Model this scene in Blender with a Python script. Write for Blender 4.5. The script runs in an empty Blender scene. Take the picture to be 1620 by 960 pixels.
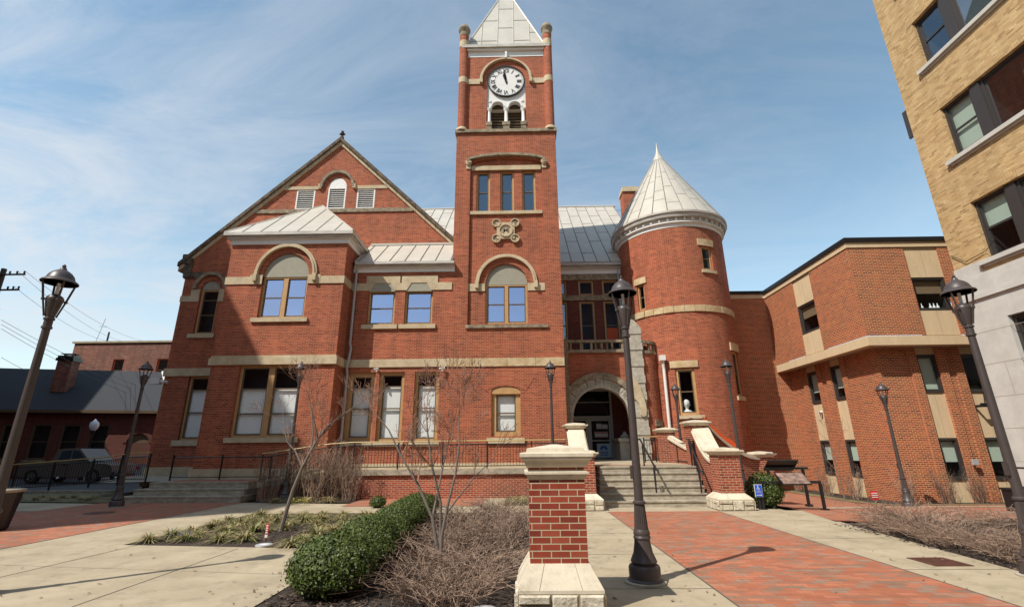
import bpy, bmesh, math, random
from mathutils import Vector, Matrix
R_ = math.radians
rnd = random.Random(7)
C = bpy.context.scene.collection
# ------------------------------------------------------------------ camera
EH = 1.65
F_PX, W_PX = 747.6, 1620.0
up = Vector((-20.0, 2430.0, -F_PX)).normalized()
fw = Vector((15.0, -229.88, -F_PX)).normalized()
fw = (fw - up * fw.dot(up)).normalized()
rt = fw.cross(up)
cam = bpy.data.cameras.new('camera'); co = bpy.data.objects.new('camera', cam); C.objects.link(co)
cam.sensor_width = 36.0; cam.lens = 36.0 * F_PX / W_PX; cam.clip_start = 0.05; cam.clip_end = 3000
# world <- camera : rows are the world axes written in camera coordinates
M = Matrix((rt, fw, up)).to_4x4(); M.translation = Vector((0, 0, EH)); co.matrix_world = M
bpy.context.scene.camera = co
# ------------------------------------------------------------------ light
SUN = Vector((-1.19, -1.0, 1.87)).normalized()
wd = bpy.data.worlds.new('World'); bpy.context.scene.world = wd; wd.use_nodes = True
nt = wd.node_tree; nt.nodes.clear()
def N(t, typ, **k):
    n = t.nodes.new(typ)
    for a, b in k.items():
        if a.startswith('i_'):
            n.inputs[a[2:].replace('_', ' ')].default_value = b
        else: setattr(n, a, b)
    return n
def Lk(t, a, b): t.links.new(a, b)
sky = N(nt, 'ShaderNodeTexSky', sky_type='NISHITA', sun_disc=False)
sky.sun_elevation = math.asin(SUN.z); sky.sun_rotation = math.atan2(SUN.x, SUN.y)
sky.air_density = 1.0; sky.dust_density = 0.3; sky.ozone_density = 1.0
tc = N(nt, 'ShaderNodeTexCoord'); sx = N(nt, 'ShaderNodeSeparateXYZ'); Lk(nt, tc.outputs['Generated'], sx.inputs[0])
zz = N(nt, 'ShaderNodeMath', operation='MAXIMUM'); Lk(nt, sx.outputs[2], zz.inputs[0]); zz.inputs[1].default_value = 0.0
za = N(nt, 'ShaderNodeMath', operation='ADD'); Lk(nt, zz.outputs[0], za.inputs[0]); za.inputs[1].default_value = 0.16
px = N(nt, 'ShaderNodeMath', operation='DIVIDE'); Lk(nt, sx.outputs[0], px.inputs[0]); Lk(nt, za.outputs[0], px.inputs[1])
py = N(nt, 'ShaderNodeMath', operation='DIVIDE'); Lk(nt, sx.outputs[1], py.inputs[0]); Lk(nt, za.outputs[0], py.inputs[1])
cb = N(nt, 'ShaderNodeCombineXYZ'); Lk(nt, px.outputs[0], cb.inputs[0]); Lk(nt, py.outputs[0], cb.inputs[1])
mp = N(nt, 'ShaderNodeMapping'); Lk(nt, cb.outputs[0], mp.inputs[0])
mp.inputs['Rotation'].default_value = (0, 0, R_(52)); mp.inputs['Scale'].default_value = (0.7, 1.35, 1)
n1 = N(nt, 'ShaderNodeTexNoise', i_Scale=1.5, i_Detail=12, i_Roughness=0.68, i_Distortion=1.1); Lk(nt, mp.outputs[0], n1.inputs['Vector'])
n2 = N(nt, 'ShaderNodeTexNoise', i_Scale=0.55, i_Detail=3, i_Roughness=0.5); Lk(nt, cb.outputs[0], n2.inputs['Vector'])
cl = N(nt, 'ShaderNodeMath', operation='MULTIPLY'); 
r1 = N(nt, 'ShaderNodeMapRange'); r1.inputs[1].default_value = 0.38; r1.inputs[2].default_value = 0.78; Lk(nt, n1.outputs['Fac'], r1.inputs[0])
# more haze and cirrus towards the west (left), clearer east
west = N(nt, 'ShaderNodeMapRange'); west.inputs[1].default_value = 0.55; west.inputs[2].default_value = -0.75; west.inputs[3].default_value = 0.30; west.inputs[4].default_value = 1.2
Lk(nt, sx.outputs[0], west.inputs[0])
Lk(nt, r1.outputs[0], cl.inputs[0]); Lk(nt, west.outputs[0], cl.inputs[1])
r2 = N(nt, 'ShaderNodeMapRange'); r2.inputs[1].default_value = 0.3; r2.inputs[2].default_value = 0.7; r2.inputs[3].default_value = 0.4; r2.inputs[4].default_value = 1.1; Lk(nt, n2.outputs['Fac'], r2.inputs[0])
c2 = N(nt, 'ShaderNodeMath', operation='MULTIPLY'); Lk(nt, cl.outputs[0], c2.inputs[0]); Lk(nt, r2.outputs[0], c2.inputs[1])
# pale veil low over the horizon, wider in the west
hz = N(nt, 'ShaderNodeMapRange'); hz.inputs[1].default_value = 0.55; hz.inputs[2].default_value = 0.05; hz.inputs[3].default_value = 0.0; hz.inputs[4].default_value = 0.45; Lk(nt, sx.outputs[2], hz.inputs[0])
hz2 = N(nt, 'ShaderNodeMath', operation='MULTIPLY'); Lk(nt, hz.outputs[0], hz2.inputs[0]); Lk(nt, west.outputs[0], hz2.inputs[1])
c3 = N(nt, 'ShaderNodeMath', operation='ADD', use_clamp=True); Lk(nt, c2.outputs[0], c3.inputs[0]); Lk(nt, hz2.outputs[0], c3.inputs[1])
c4 = N(nt, 'ShaderNodeMath', operation='MULTIPLY'); Lk(nt, c3.outputs[0], c4.inputs[0]); c4.inputs[1].default_value = 0.86
tint = N(nt, 'ShaderNodeVectorMath', operation='MULTIPLY'); Lk(nt, sky.outputs[0], tint.inputs[0]); tint.inputs[1].default_value = (2.0, 2.08, 1.76)
mx = N(nt, 'ShaderNodeMix', data_type='RGBA'); Lk(nt, c4.outputs[0], mx.inputs[0]); Lk(nt, tint.outputs[0], mx.inputs[6]); mx.inputs[7].default_value = (7.2, 7.5, 7.9, 1)
bg = N(nt, 'ShaderNodeBackground'); bg.inputs[1].default_value = 0.102; Lk(nt, mx.outputs[2], bg.inputs[0])
ow = N(nt, 'ShaderNodeOutputWorld'); Lk(nt, bg.outputs[0], ow.inputs[0])
sl = bpy.data.lights.new('sun', 'SUN'); so = bpy.data.objects.new('sun', sl); C.objects.link(so)
sl.energy = 5.0; sl.angle = R_(0.5); sl.color = (1.0, 0.945, 0.86)
so.rotation_euler = (-SUN).to_track_quat('-Z', 'Y').to_euler()
so.location = (-30, -25, 50)
vs = bpy.context.scene.view_settings; vs.view_transform = 'Standard'; vs.look = 'None'; vs.exposure = 0.1; vs.gamma = 1.0; vs.use_curve_mapping = False
# ------------------------------------------------------------------ materials
def mat(name, col, rough=0.7, metal=0.0, var=0.0, vs_=3.0, bump=0.0, bs=30.0, spec=0.5, stretch=(1, 1, 1), col2=None, spots=0.0):
    m = bpy.data.materials.new(name); m.use_nodes = True; t = m.node_tree; b = t.nodes['Principled BSDF']
    b.inputs['Roughness'].default_value = rough; b.inputs['Metallic'].default_value = metal
    b.inputs['Specular IOR Level'].default_value = spec
    b.inputs['Base Color'].default_value = (*col, 1)
    if var or col2 or bump:
        g = N(t, 'ShaderNodeNewGeometry'); mpp = N(t, 'ShaderNodeMapping'); mpp.inputs['Scale'].default_value = stretch
        Lk(t, g.outputs['Position'], mpp.inputs[0])
    if var or col2:
        n = N(t, 'ShaderNodeTexNoise', i_Scale=vs_, i_Detail=8, i_Roughness=0.65); Lk(t, mpp.outputs[0], n.inputs['Vector'])
        rr = N(t, 'ShaderNodeMapRange'); rr.inputs[1].default_value = 0.3; rr.inputs[2].default_value = 0.7; Lk(t, n.outputs['Fac'], rr.inputs[0])
        x = N(t, 'ShaderNodeMix', data_type='RGBA'); Lk(t, rr.outputs[0], x.inputs[0])
        x.inputs[6].default_value = (*[c * (1 - var) for c in col], 1)
        x.inputs[7].default_value = (*(col2 if col2 else [min(1, c * (1 + var)) for c in col]), 1)
        Lk(t, x.outputs[2], b.inputs['Base Color'])
        if spots:
            q = N(t, 'ShaderNodeTexNoise', i_Scale=vs_ * 2.3, i_Detail=10, i_Roughness=0.75); Lk(t, mpp.outputs[0], q.inputs['Vector'])
            qr = N(t, 'ShaderNodeMapRange'); qr.inputs[1].default_value = .50; qr.inputs[2].default_value = .68; qr.inputs[3].default_value = 1.0; qr.inputs[4].default_value = 1 - spots; Lk(t, q.outputs['Fac'], qr.inputs[0])
            f = N(t, 'ShaderNodeTexNoise', i_Scale=60, i_Detail=4, i_Roughness=0.8); Lk(t, g.outputs['Position'], f.inputs['Vector'])
            fr = N(t, 'ShaderNodeMapRange'); fr.inputs[1].default_value = .3; fr.inputs[2].default_value = .7; fr.inputs[3].default_value = 1 - spots * .35; fr.inputs[4].default_value = 1 + spots * .35; Lk(t, f.outputs['Fac'], fr.inputs[0])
            pm = N(t, 'ShaderNodeMath', operation='MULTIPLY'); Lk(t, qr.outputs[0], pm.inputs[0]); Lk(t, fr.outputs[0], pm.inputs[1])
            sc_ = N(t, 'ShaderNodeVectorMath', operation='SCALE'); Lk(t, x.outputs[2], sc_.inputs[0]); Lk(t, pm.outputs[0], sc_.inputs['Scale']); Lk(t, sc_.outputs[0], b.inputs['Base Color'])
    if bump:
        n = N(t, 'ShaderNodeTexNoise', i_Scale=bs, i_Detail=6, i_Roughness=0.6); Lk(t, mpp.outputs[0], n.inputs['Vector'])
        bp = N(t, 'ShaderNodeBump'); bp.inputs['Strength'].default_value = 0.6; bp.inputs['Distance'].default_value = bump
        Lk(t, n.outputs['Fac'], bp.inputs['Height']); Lk(t, bp.outputs[0], b.inputs['Normal'])
    return m
def brick(name, cols, mortar, bw=0.203, rh=0.0677, ms=0.006, streak=0.25, stain=0.2, bump=0.003, rough=0.85, off=0.5, swap=False):
    m = bpy.data.materials.new(name); m.use_nodes = True; t = m.node_tree; b = t.nodes['Principled BSDF']; b.inputs['Roughness'].default_value = rough
    b.inputs['Specular IOR Level'].default_value = 0.25
    uv = N(t, 'ShaderNodeUVMap'); src = uv.outputs[0]
    if swap:
        s = N(t, 'ShaderNodeSeparateXYZ'); q = N(t, 'ShaderNodeCombineXYZ'); Lk(t, src, s.inputs[0]); Lk(t, s.outputs[1], q.inputs[0]); Lk(t, s.outputs[0], q.inputs[1]); src = q.outputs[0]
    br = N(t, 'ShaderNodeTexBrick', offset=off); Lk(t, src, br.inputs['Vector'])
    br.inputs['Color1'].default_value = (0, 0, 0, 1); br.inputs['Color2'].default_value = (1, 1, 1, 1); br.inputs['Mortar'].default_value = (.5, .5, .5, 1)
    br.inputs['Scale'].default_value = 1.0; br.inputs['Mortar Size'].default_value = ms; br.inputs['Mortar Smooth'].default_value = 0.2
    br.inputs['Brick Width'].default_value = bw; br.inputs['Row Height'].default_value = rh
    cr = N(t, 'ShaderNodeValToRGB'); Lk(t, br.outputs['Color'], cr.inputs[0]); e = cr.color_ramp.elements
    n_ = len(cols); cr.color_ramp.interpolation = 'LINEAR'
    for i, c_ in enumerate(cols):
        p = i / max(1, n_ - 1)
        if i == 0: e[0].position = 0; e[0].color = (*c_, 1)
        elif i == n_ - 1: e[-1].position = 1; e[-1].color = (*c_, 1)
        else: z = e.new(p); z.color = (*c_, 1)
    # row-wise streaks of kiln batches and broad weather stains
    mpp = N(t, 'ShaderNodeMapping'); mpp.inputs['Scale'].default_value = (0.45, 7.0, 1); Lk(t, src, mpp.inputs[0])
    ns = N(t, 'ShaderNodeTexNoise', i_Scale=1.0, i_Detail=4, i_Roughness=0.7); Lk(t, mpp.outputs[0], ns.inputs['Vector'])
    g = N(t, 'ShaderNodeNewGeometry'); nb = N(t, 'ShaderNodeTexNoise', i_Scale=0.55, i_Detail=7, i_Roughness=0.65); Lk(t, g.outputs['Position'], nb.inputs['Vector'])
    a = N(t, 'ShaderNodeMapRange'); a.inputs[1].default_value = .3; a.inputs[2].default_value = .7; a.inputs[3].default_value = 1 - streak; a.inputs[4].default_value = 1 + streak; Lk(t, ns.outputs['Fac'], a.inputs[0])
    c = N(t, 'ShaderNodeMapRange'); c.inputs[1].default_value = .3; c.inputs[2].default_value = .7; c.inputs[3].default_value = 1 - stain; c.inputs[4].default_value = 1 + stain * .6; Lk(t, nb.outputs['Fac'], c.inputs[0])
    mv = N(t, 'ShaderNodeMapping'); mv.inputs['Scale'].default_value = (3.2, 3.2, .22); Lk(t, g.outputs['Position'], mv.inputs[0])
    nv = N(t, 'ShaderNodeTexNoise', i_Scale=1.0, i_Detail=6, i_Roughness=0.6); Lk(t, mv.outputs[0], nv.inputs['Vector'])
    cv = N(t, 'ShaderNodeMapRange'); cv.inputs[1].default_value = .38; cv.inputs[2].default_value = .62; cv.inputs[3].default_value = 1 - stain * .8; cv.inputs[4].default_value = 1.04; Lk(t, nv.outputs['Fac'], cv.inputs[0])
    m0 = N(t, 'ShaderNodeMath', operation='MULTIPLY'); Lk(t, a.outputs[0], m0.inputs[0]); Lk(t, cv.outputs[0], m0.inputs[1])
    mm = N(t, 'ShaderNodeMath', operation='MULTIPLY'); Lk(t, m0.outputs[0], mm.inputs[0]); Lk(t, c.outputs[0], mm.inputs[1])
    vm = N(t, 'ShaderNodeVectorMath', operation='SCALE'); Lk(t, cr.outputs[0], vm.inputs[0]); Lk(t, mm.outputs[0], vm.inputs['Scale'])
    x = N(t, 'ShaderNodeMix', data_type='RGBA'); Lk(t, br.outputs['Fac'], x.inputs[0]); Lk(t, vm.outputs[0], x.inputs[6]); x.inputs[7].default_value = (*mortar, 1)
    Lk(t, x.outputs[2], b.inputs['Base Color'])
    if bump:
        iv = N(t, 'ShaderNodeMath', operation='SUBTRACT'); iv.inputs[0].default_value = 1; Lk(t, br.outputs['Fac'], iv.inputs[1])
        nf = N(t, 'ShaderNodeTexNoise', i_Scale=90, i_Detail=3); Lk(t, g.outputs['Position'], nf.inputs['Vector'])
        ad = N(t, 'ShaderNodeMath', operation='MULTIPLY_ADD'); Lk(t, nf.outputs['Fac'], ad.inputs[0]); ad.inputs[1].default_value = .35; Lk(t, iv.outputs[0], ad.inputs[2])
        bp = N(t, 'ShaderNodeBump'); bp.inputs['Strength'].default_value = 0.8; bp.inputs['Distance'].default_value = bump; Lk(t, ad.outputs[0], bp.inputs['Height']); Lk(t, bp.outputs[0], b.inputs['Normal'])
    return m
def glass(name, base, tint=(0.9, 0.95, 1.0), rough=0.02):
    m = bpy.data.materials.new(name); m.use_nodes = True; t = m.node_tree; t.nodes.clear()
    tr = N(t, 'ShaderNodeBsdfTransparent'); tr.inputs[0].default_value = (.94, .96, .96, 1)
    gl = N(t, 'ShaderNodeBsdfGlossy'); gl.inputs['Roughness'].default_value = rough; gl.inputs[0].default_value = (*tint, 1)
    fc = N(t, 'ShaderNodeLayerWeight'); fc.inputs[0].default_value = .5
    pw = N(t, 'ShaderNodeMath', operation='POWER'); Lk(t, fc.outputs['Facing'], pw.inputs[0]); pw.inputs[1].default_value = 4.0
    lw = N(t, 'ShaderNodeMath', operation='MULTIPLY_ADD'); Lk(t, pw.outputs[0], lw.inputs[0]); lw.inputs[1].default_value = .9; lw.inputs[2].default_value = .045
    g = N(t, 'ShaderNodeNewGeometry'); nz = N(t, 'ShaderNodeTexNoise', i_Scale=0.35, i_Detail=0); Lk(t, g.outputs['Position'], nz.inputs['Vector'])
    bp = N(t, 'ShaderNodeBump'); bp.inputs['Strength'].default_value = .12; bp.inputs['Distance'].default_value = .05; Lk(t, nz.outputs['Fac'], bp.inputs['Height']); Lk(t, bp.outputs[0], gl.inputs['Normal'])
    ma = N(t, 'ShaderNodeMath', operation='ADD', use_clamp=True); Lk(t, lw.outputs[0], ma.inputs[0]); ma.inputs[1].default_value = base
    mi = N(t, 'ShaderNodeMixShader'); Lk(t, ma.outputs[0], mi.inputs[0]); Lk(t, tr.outputs[0], mi.inputs[1]); Lk(t, gl.outputs[0], mi.inputs[2])
    o = N(t, 'ShaderNodeOutputMaterial'); Lk(t, mi.outputs[0], o.inputs[0]); return m
def roofmat(name, c):
    m = mat(name, c, rough=0.42, var=0.10, vs_=1.2, stretch=(1, 1, .6), spec=0.45); return m
M_ = {}
M_['brick'] = brick('old_red_brick', [(.24, .052, .027), (.38, .086, .040), (.43, .112, .049), (.33, .070, .034)], (.46, .27, .17), ms=0.0058, streak=.22, stain=.26)
M_['brick_new'] = brick('brown_red_brick', [(.16, .040, .028), (.35, .068, .028), (.40, .082, .028), (.27, .052, .026), (.40, .13, .04)], (.60, .40, .22), ms=0.0085, streak=.22, stain=.1)
M_['brick_plaza'] = brick('plaza_red_brick', [(.19, .035, .022), (.33, .062, .032), (.29, .050, .026), (.38, .085, .045), (.25, .045, .03)], (.50, .41, .27), ms=0.006, streak=.14, stain=.2, bump=.004)
M_['brick_yellow'] = brick('buff_brick', [(.34, .20, .085), (.50, .32, .145), (.60, .42, .21), (.44, .27, .11), (.56, .37, .17)], (.45, .34, .2), ms=0.007, streak=.12, stain=.12, rh=.0677, bw=.21)
M_['brick_far'] = brick('weathered_brick', [(.16, .05, .035), (.25, .085, .055), (.20, .07, .05), (.30, .15, .11)], (.3, .2, .15), ms=.006, streak=.3, stain=.35)
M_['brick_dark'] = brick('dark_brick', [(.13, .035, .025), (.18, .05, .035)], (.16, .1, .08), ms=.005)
M_['paver'] = brick('clay_pavers', [(.38, .125, .07), (.41, .145, .078), (.25, .16, .11), (.40, .135, .068), (.46, .17, .095), (.28, .20, .145), (.38, .125, .065), (.45, .16, .09)], (.22, .13, .09), bw=.203, rh=.1015, ms=.0035, streak=.12, stain=.12, bump=.003)
M_['paver_edge'] = brick('soldier_pavers', [(.30, .08, .045), (.40, .11, .055), (.17, .08, .065)], (.09, .07, .055), bw=.203, rh=.1015, ms=.008, streak=.1, stain=.1, swap=True)
M_['stone'] = mat('tan_sandstone', (.53, .40, .235), .88, var=.16, vs_=1.6, bump=.012, bs=9, col2=(.60, .50, .34), spots=.25)
M_['stone_rough'] = mat('rock_faced_sandstone', (.50, .33, .15), .9, var=.2, vs_=2.4, bump=.05, bs=7, col2=(.62, .50, .32))
M_['stone_dark'] = mat('weathered_sandstone', (.20, .155, .11), .9, var=.4, vs_=5, bump=.02, bs=10, col2=(.40, .32, .21))
M_['stone_grey'] = mat('grey_block_stone', (.42, .38, .30), .9, var=.22, vs_=3.5, bump=.05, bs=8, col2=(.52, .48, .40))
M_['cap'] = mat('cast_cream_stone', (.58, .50, .37), .75, var=.07, vs_=2.5, bump=.0015, bs=60, col2=(.70, .62, .48), spots=.22)
M_['cap_rough'] = mat('rubble_stone', (.46, .37, .24), .92, var=.35, vs_=6, bump=.05, bs=11, col2=(.72, .65, .52))
M_['limestone'] = mat('grey_limestone', (.50, .47, .42), .85, var=.08, vs_=2.0, bump=.002, bs=40, col2=(.58, .56, .51))
M_['joint'] = mat('stone_joint', (.33, .28, .2), .9)
M_['concrete'] = mat('pale_concrete', (.37, .30, .195), .88, var=.12, vs_=1.1, bump=.002, bs=120, col2=(.46, .38, .26), spots=.28)
M_['concrete_dirty'] = mat('weathered_concrete', (.30, .255, .18), .9, var=.25, vs_=3.5, bump=.003, bs=60, col2=(.50, .44, .34), stretch=(1, 1, 2), spots=.3)
M_['crack'] = mat('control_joint', (.10, .085, .065), .95)
M_['roof'] = roofmat('pale_metal_roof', (.50, .46, .39)); M_['seam'] = mat('roof_seam', (.20, .19, .17), .6)
M_['white'] = mat('white_paint', (.74, .72, .68), .5, var=.05, vs_=4); M_['whitedirty'] = mat('weathered_cornice_paint', (.42, .39, .34), .6, var=.25, vs_=3, stretch=(.5, 1, 3), col2=(.62, .59, .53))
M_['wood'] = mat('ochre_painted_frame', (.48, .28, .115), .55, var=.12, vs_=5); M_['sash'] = mat('brown_sash', (.13, .085, .045), .5)
M_['panel'] = mat('sage_panel', (.31, .29, .22), .7, var=.08, vs_=6, bump=.01, bs=3)
M_['glass'] = glass('window_glass', .01); M_['glass_sky'] = glass('coated_glass', .46, (.66, .71, 1.0)); M_['glass_mid'] = glass('tinted_glass', .13, (.7, .85, 1))
M_['glass_mirror'] = glass('reflecting_glass', .30, (.9, .95, 1.0)); M_['stone_black'] = mat('soot_dark_coping', (.055, .042, .032), .9, var=.4, vs_=4, bump=.02, bs=10, col2=(.20, .15, .10)); M_['blind'] = mat('white_roller_blind', (.86, .86, .83), .8, var=.03, vs_=2); M_['blind_green'] = mat('green_grey_blind', (.50, .60, .50), .8, var=.03, vs_=2)
M_['blind_tan'] = mat('tan_blind', (.22, .15, .09), .8)
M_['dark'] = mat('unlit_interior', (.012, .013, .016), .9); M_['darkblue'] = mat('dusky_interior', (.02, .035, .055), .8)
M_['black'] = mat('black_iron', (.012, .012, .014), .35, spec=.6); M_['lamp'] = mat('bronze_lamp_paint', (.062, .048, .045), .42, var=.12, vs_=8, spec=.5)
M_['yellowrail'] = mat('sunlit_ochre_handrail', (.48, .34, .12), .5); M_['tan'] = mat('tan_precast_panel', (.62, .47, .29), .85, var=.07, spots=.12, vs_=1.5, bump=.001, bs=60, stretch=(2, 2, .5))  # handrail ochre carries the sunlight on the golden top rail in its colour
M_['bronze'] = mat('dark_window_frame', (.045, .038, .035), .4); M_['grey_metal'] = mat('grey_downspout', (.38, .38, .38), .4, var=.08, vs_=3)
M_['mulch'] = mat('dark_mulch', (.018, .013, .010), .95, var=.5, vs_=28, bump=.03, bs=45, col2=(.075, .05, .035))
M_['grass'] = mat('winter_lawn', (.10, .12, .045), .95, var=.3, vs_=9, bump=.02, bs=50, col2=(.26, .21, .10))
M_['asphalt'] = mat('asphalt', (.05, .05, .052), .9, var=.15, vs_=3, bump=.003, bs=80)
M_['shingle'] = mat('slate_shingles', (.028, .03, .036), .85, var=.25, vs_=12, bump=.01, bs=20, stretch=(1, 1, 3))
M_['bark'] = mat('grey_bark', (.17, .14, .115), .9, var=.25, vs_=14, bump=.004, bs=60, stretch=(1, 1, .3)); M_['twig'] = mat('reddish_twig', (.24, .13, .09), .85)
M_['cane'] = mat('pale_brown_cane', (.31, .21, .15), .85, var=.4, vs_=4); M_['cane2'] = mat('dark_cane', (.13, .085, .06), .9, var=.3, vs_=4)
M_['leaf'] = mat('boxwood_leaf', (.024, .052, .009), .55, var=.45, vs_=14, col2=(.12, .16, .025), spec=.4)
M_['blade'] = mat('green_blade', (.09, .14, .025), .6, var=.3, vs_=10, col2=(.19, .20, .05)); M_['blade2'] = mat('straw_blade', (.38, .28, .13), .7, var=.25, vs_=10, col2=(.46, .38, .18))
M_['truck'] = mat('silver_beige_car_paint', (.16, .13, .10), .35, metal=.1, spec=.6); M_['rubber'] = mat('black_rubber', (.015, .015, .015), .8); M_['chrome'] = mat('chrome', (.6, .6, .6), .2, metal=1)
M_['red'] = mat('red_plastic', (.60, .03, .03), .5); M_['blue'] = mat('blue_sign', (.012, .09, .52), .45); M_['orange'] = mat('orange_tarp', (.85, .11, .015), .6, var=.1, vs_=5, bump=.02, bs=8)
M_['yellow'] = mat('yellow_petals', (.75, .65, .05), .6); M_['purple'] = mat('blue_petals', (.10, .10, .45), .6); M_['woodpole'] = mat('creosote_pole', (.07, .05, .035), .9, var=.2, vs_=9)
M_['rust'] = mat('rusted_iron', (.10, .035, .02), .8, var=.3, vs_=9, bump=.01, bs=70); M_['picture'] = mat('sepia_panel', (.08, .055, .05), .35, var=.5, vs_=7, col2=(.42, .27, .20)); M_['plaster'] = mat('white_plaster', (.7, .7, .68), .7)
M_['poster'] = mat('poster_blue_white', (.35, .45, .52), .5); M_['paper'] = mat('paper', (.5, .5, .5), .7); M_['globe'] = mat('frosted_globe', (.75, .78, .8), .25)
M_['blackink'] = mat('black_numerals', (.015, .015, .015), .5); M_['navy'] = mat('navy_ink', (.02, .10, .30), .5); M_['red_ink'] = mat('dull_red_ink', (.35, .04, .06), .5)
# ------------------------------------------------------------------ mesh helper
ROOTLOC = {}
class MB:
    def __init__(s): s.v = []; s.f = []; s.uv = []; s.m = []
    def poly(s, pts, uv=None, m=0):
        pts = [Vector(p) for p in pts]; i = len(s.v); s.v += pts; s.f.append(tuple(range(i, i + len(pts)))); s.m.append(m)
        if uv is None:
            n = Vector((0, 0, 0))
            for k in range(len(pts)):
                a, b = pts[k], pts[(k + 1) % len(pts)]
                n += Vector(((a.y - b.y) * (a.z + b.z), (a.z - b.z) * (a.x + b.x), (a.x - b.x) * (a.y + b.y)))
            if n.length > 0: n.normalize()
            if abs(n.z) > .75: uv = [(p.x, p.y) for p in pts]
            else:
                t = Vector((-n.y, n.x, 0)).normalized(); uv = [(p.dot(t), p.z) for p in pts]
        s.uv += list(uv)
    def box(s, x0, x1, y0, y1, z0, z1, m=0):
        a = [(x0, y0, z0), (x1, y0, z0), (x1, y1, z0), (x0, y1, z0), (x0, y0, z1), (x1, y0, z1), (x1, y1, z1), (x0, y1, z1)]
        for q in ((0, 3, 2, 1), (4, 5, 6, 7), (0, 1, 5, 4), (1, 2, 6, 5), (2, 3, 7, 6), (3, 0, 4, 7)): s.poly([a[k] for k in q], m=m)
        return s
    def tbox(s, T, u0, u1, v0, v1, w0, w1, m=0, n=1):
        """box in wall space: u along, v up, w inward (w0 outer)"""
        for k in range(n):
            a = u0 + (u1 - u0) * k / n; b = u0 + (u1 - u0) * (k + 1) / n
            P = lambda u, v, w: Vector(T(u, v, w))
            s.poly([P(a, v0, w0), P(b, v0, w0), P(b, v1, w0), P(a, v1, w0)], [(a, v0), (b, v0), (b, v1), (a, v1)], m)
            s.poly([P(a, v1, w0), P(b, v1, w0), P(b, v1, w1), P(a, v1, w1)], m=m)
            s.poly([P(a, v0, w1), P(b, v0, w1), P(b, v0, w0), P(a, v0, w0)], m=m)
            if k == 0: s.poly([P(a, v0, w1), P(a, v0, w0), P(a, v1, w0), P(a, v1, w1)], m=m)
            if k == n - 1: s.poly([P(b, v0, w0), P(b, v0, w1), P(b, v1, w1), P(b, v1, w0)], m=m)
        return s
    def prism(s, T, pts, w0, w1, m=0):
        """polygon (u,v) extruded from w0 (outer) to w1"""
        s.poly([T(u, v, w0) for u, v in pts], list(pts), m); s.poly([T(u, v, w1) for u, v in reversed(pts)], m=m)
        k = len(pts)
        for i in range(k):
            a, b = pts[i], pts[(i + 1) % k]
            s.poly([T(*a, w0), T(*a, w1), T(*b, w1), T(*b, w0)], m=m)
        return s
    def arc(s, T, uc, vc, r0, r1, w0, w1, a0=0, a1=180, n=24, m=0, ry=1.0):
        for i in range(n):
            a = R_(a0 + (a1 - a0) * i / n); b = R_(a0 + (a1 - a0) * (i + 1) / n)
            q = lambda r, t: (uc + r * math.cos(t), vc + r * ry * math.sin(t))
            p = [q(r0, a), q(r1, a), q(r1, b), q(r0, b)]
            s.poly([T(*z, w0) for z in p], p, m)
            s.poly([T(*p[1], w0), T(*p[1], w1), T(*p[2], w1), T(*p[2], w0)], m=m)
            s.poly([T(*p[3], w0), T(*p[3], w1), T(*p[0], w1), T(*p[0], w0)], m=m)
            if i == 0: s.poly([T(*p[0], w0), T(*p[0], w1), T(*p[1], w1), T(*p[1], w0)], m=m)
            if i == n - 1: s.poly([T(*p[2], w0), T(*p[2], w1), T(*p[3], w1), T(*p[3], w0)], m=m)
        return s
    def tube(s, path, r, n=8, m=0, cap=True):
        path = [Vector(p) for p in path]; rs = r if isinstance(r, (list, tuple)) else [r] * len(path); rings = []; side = None
        for i, p in enumerate(path):
            d = (path[min(i + 1, len(path) - 1)] - path[max(i - 1, 0)])
            d = d.normalized() if d.length > 1e-9 else Vector((0, 0, 1))
            if side is None: side = d.cross(Vector((0, 0, 1)) if abs(d.z) < .9 else Vector((1, 0, 0))).normalized()
            else: side = (side - d * side.dot(d)).normalized()
            o = d.cross(side); rings.append([p + (side * math.cos(2 * math.pi * k / n) + o * math.sin(2 * math.pi * k / n)) * rs[i] for k in range(n)])
        for i in range(len(rings) - 1):
            for k in range(n):
                k2 = (k + 1) % n; s.poly([rings[i][k], rings[i][k2], rings[i + 1][k2], rings[i + 1][k]], [(0, 0)] * 4, m)
        if cap and n > 3: s.poly(rings[0][::-1], [(0, 0)] * n, m); s.poly(rings[-1], [(0, 0)] * n, m)
        return s
    def lathe(s, prof, c=(0, 0, 0), n=20, m=0, flute=0.0):
        c = Vector(c); rings = []
        for r, z in prof:
            rings.append([c + Vector((r * (1 - (flute if k % 2 else 0)) * math.cos(2 * math.pi * k / n), r * (1 - (flute if k % 2 else 0)) * math.sin(2 * math.pi * k / n), z)) for k in range(n)])
        for i in range(len(rings) - 1):
            for k in range(n):
                k2 = (k + 1) % n; s.poly([rings[i][k], rings[i][k2], rings[i + 1][k2], rings[i + 1][k]], [(0, 0)] * 4, m)
        s.poly(rings[0][::-1], [(0, 0)] * n, m); s.poly(rings[-1], [(0, 0)] * n, m)
        return s
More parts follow.
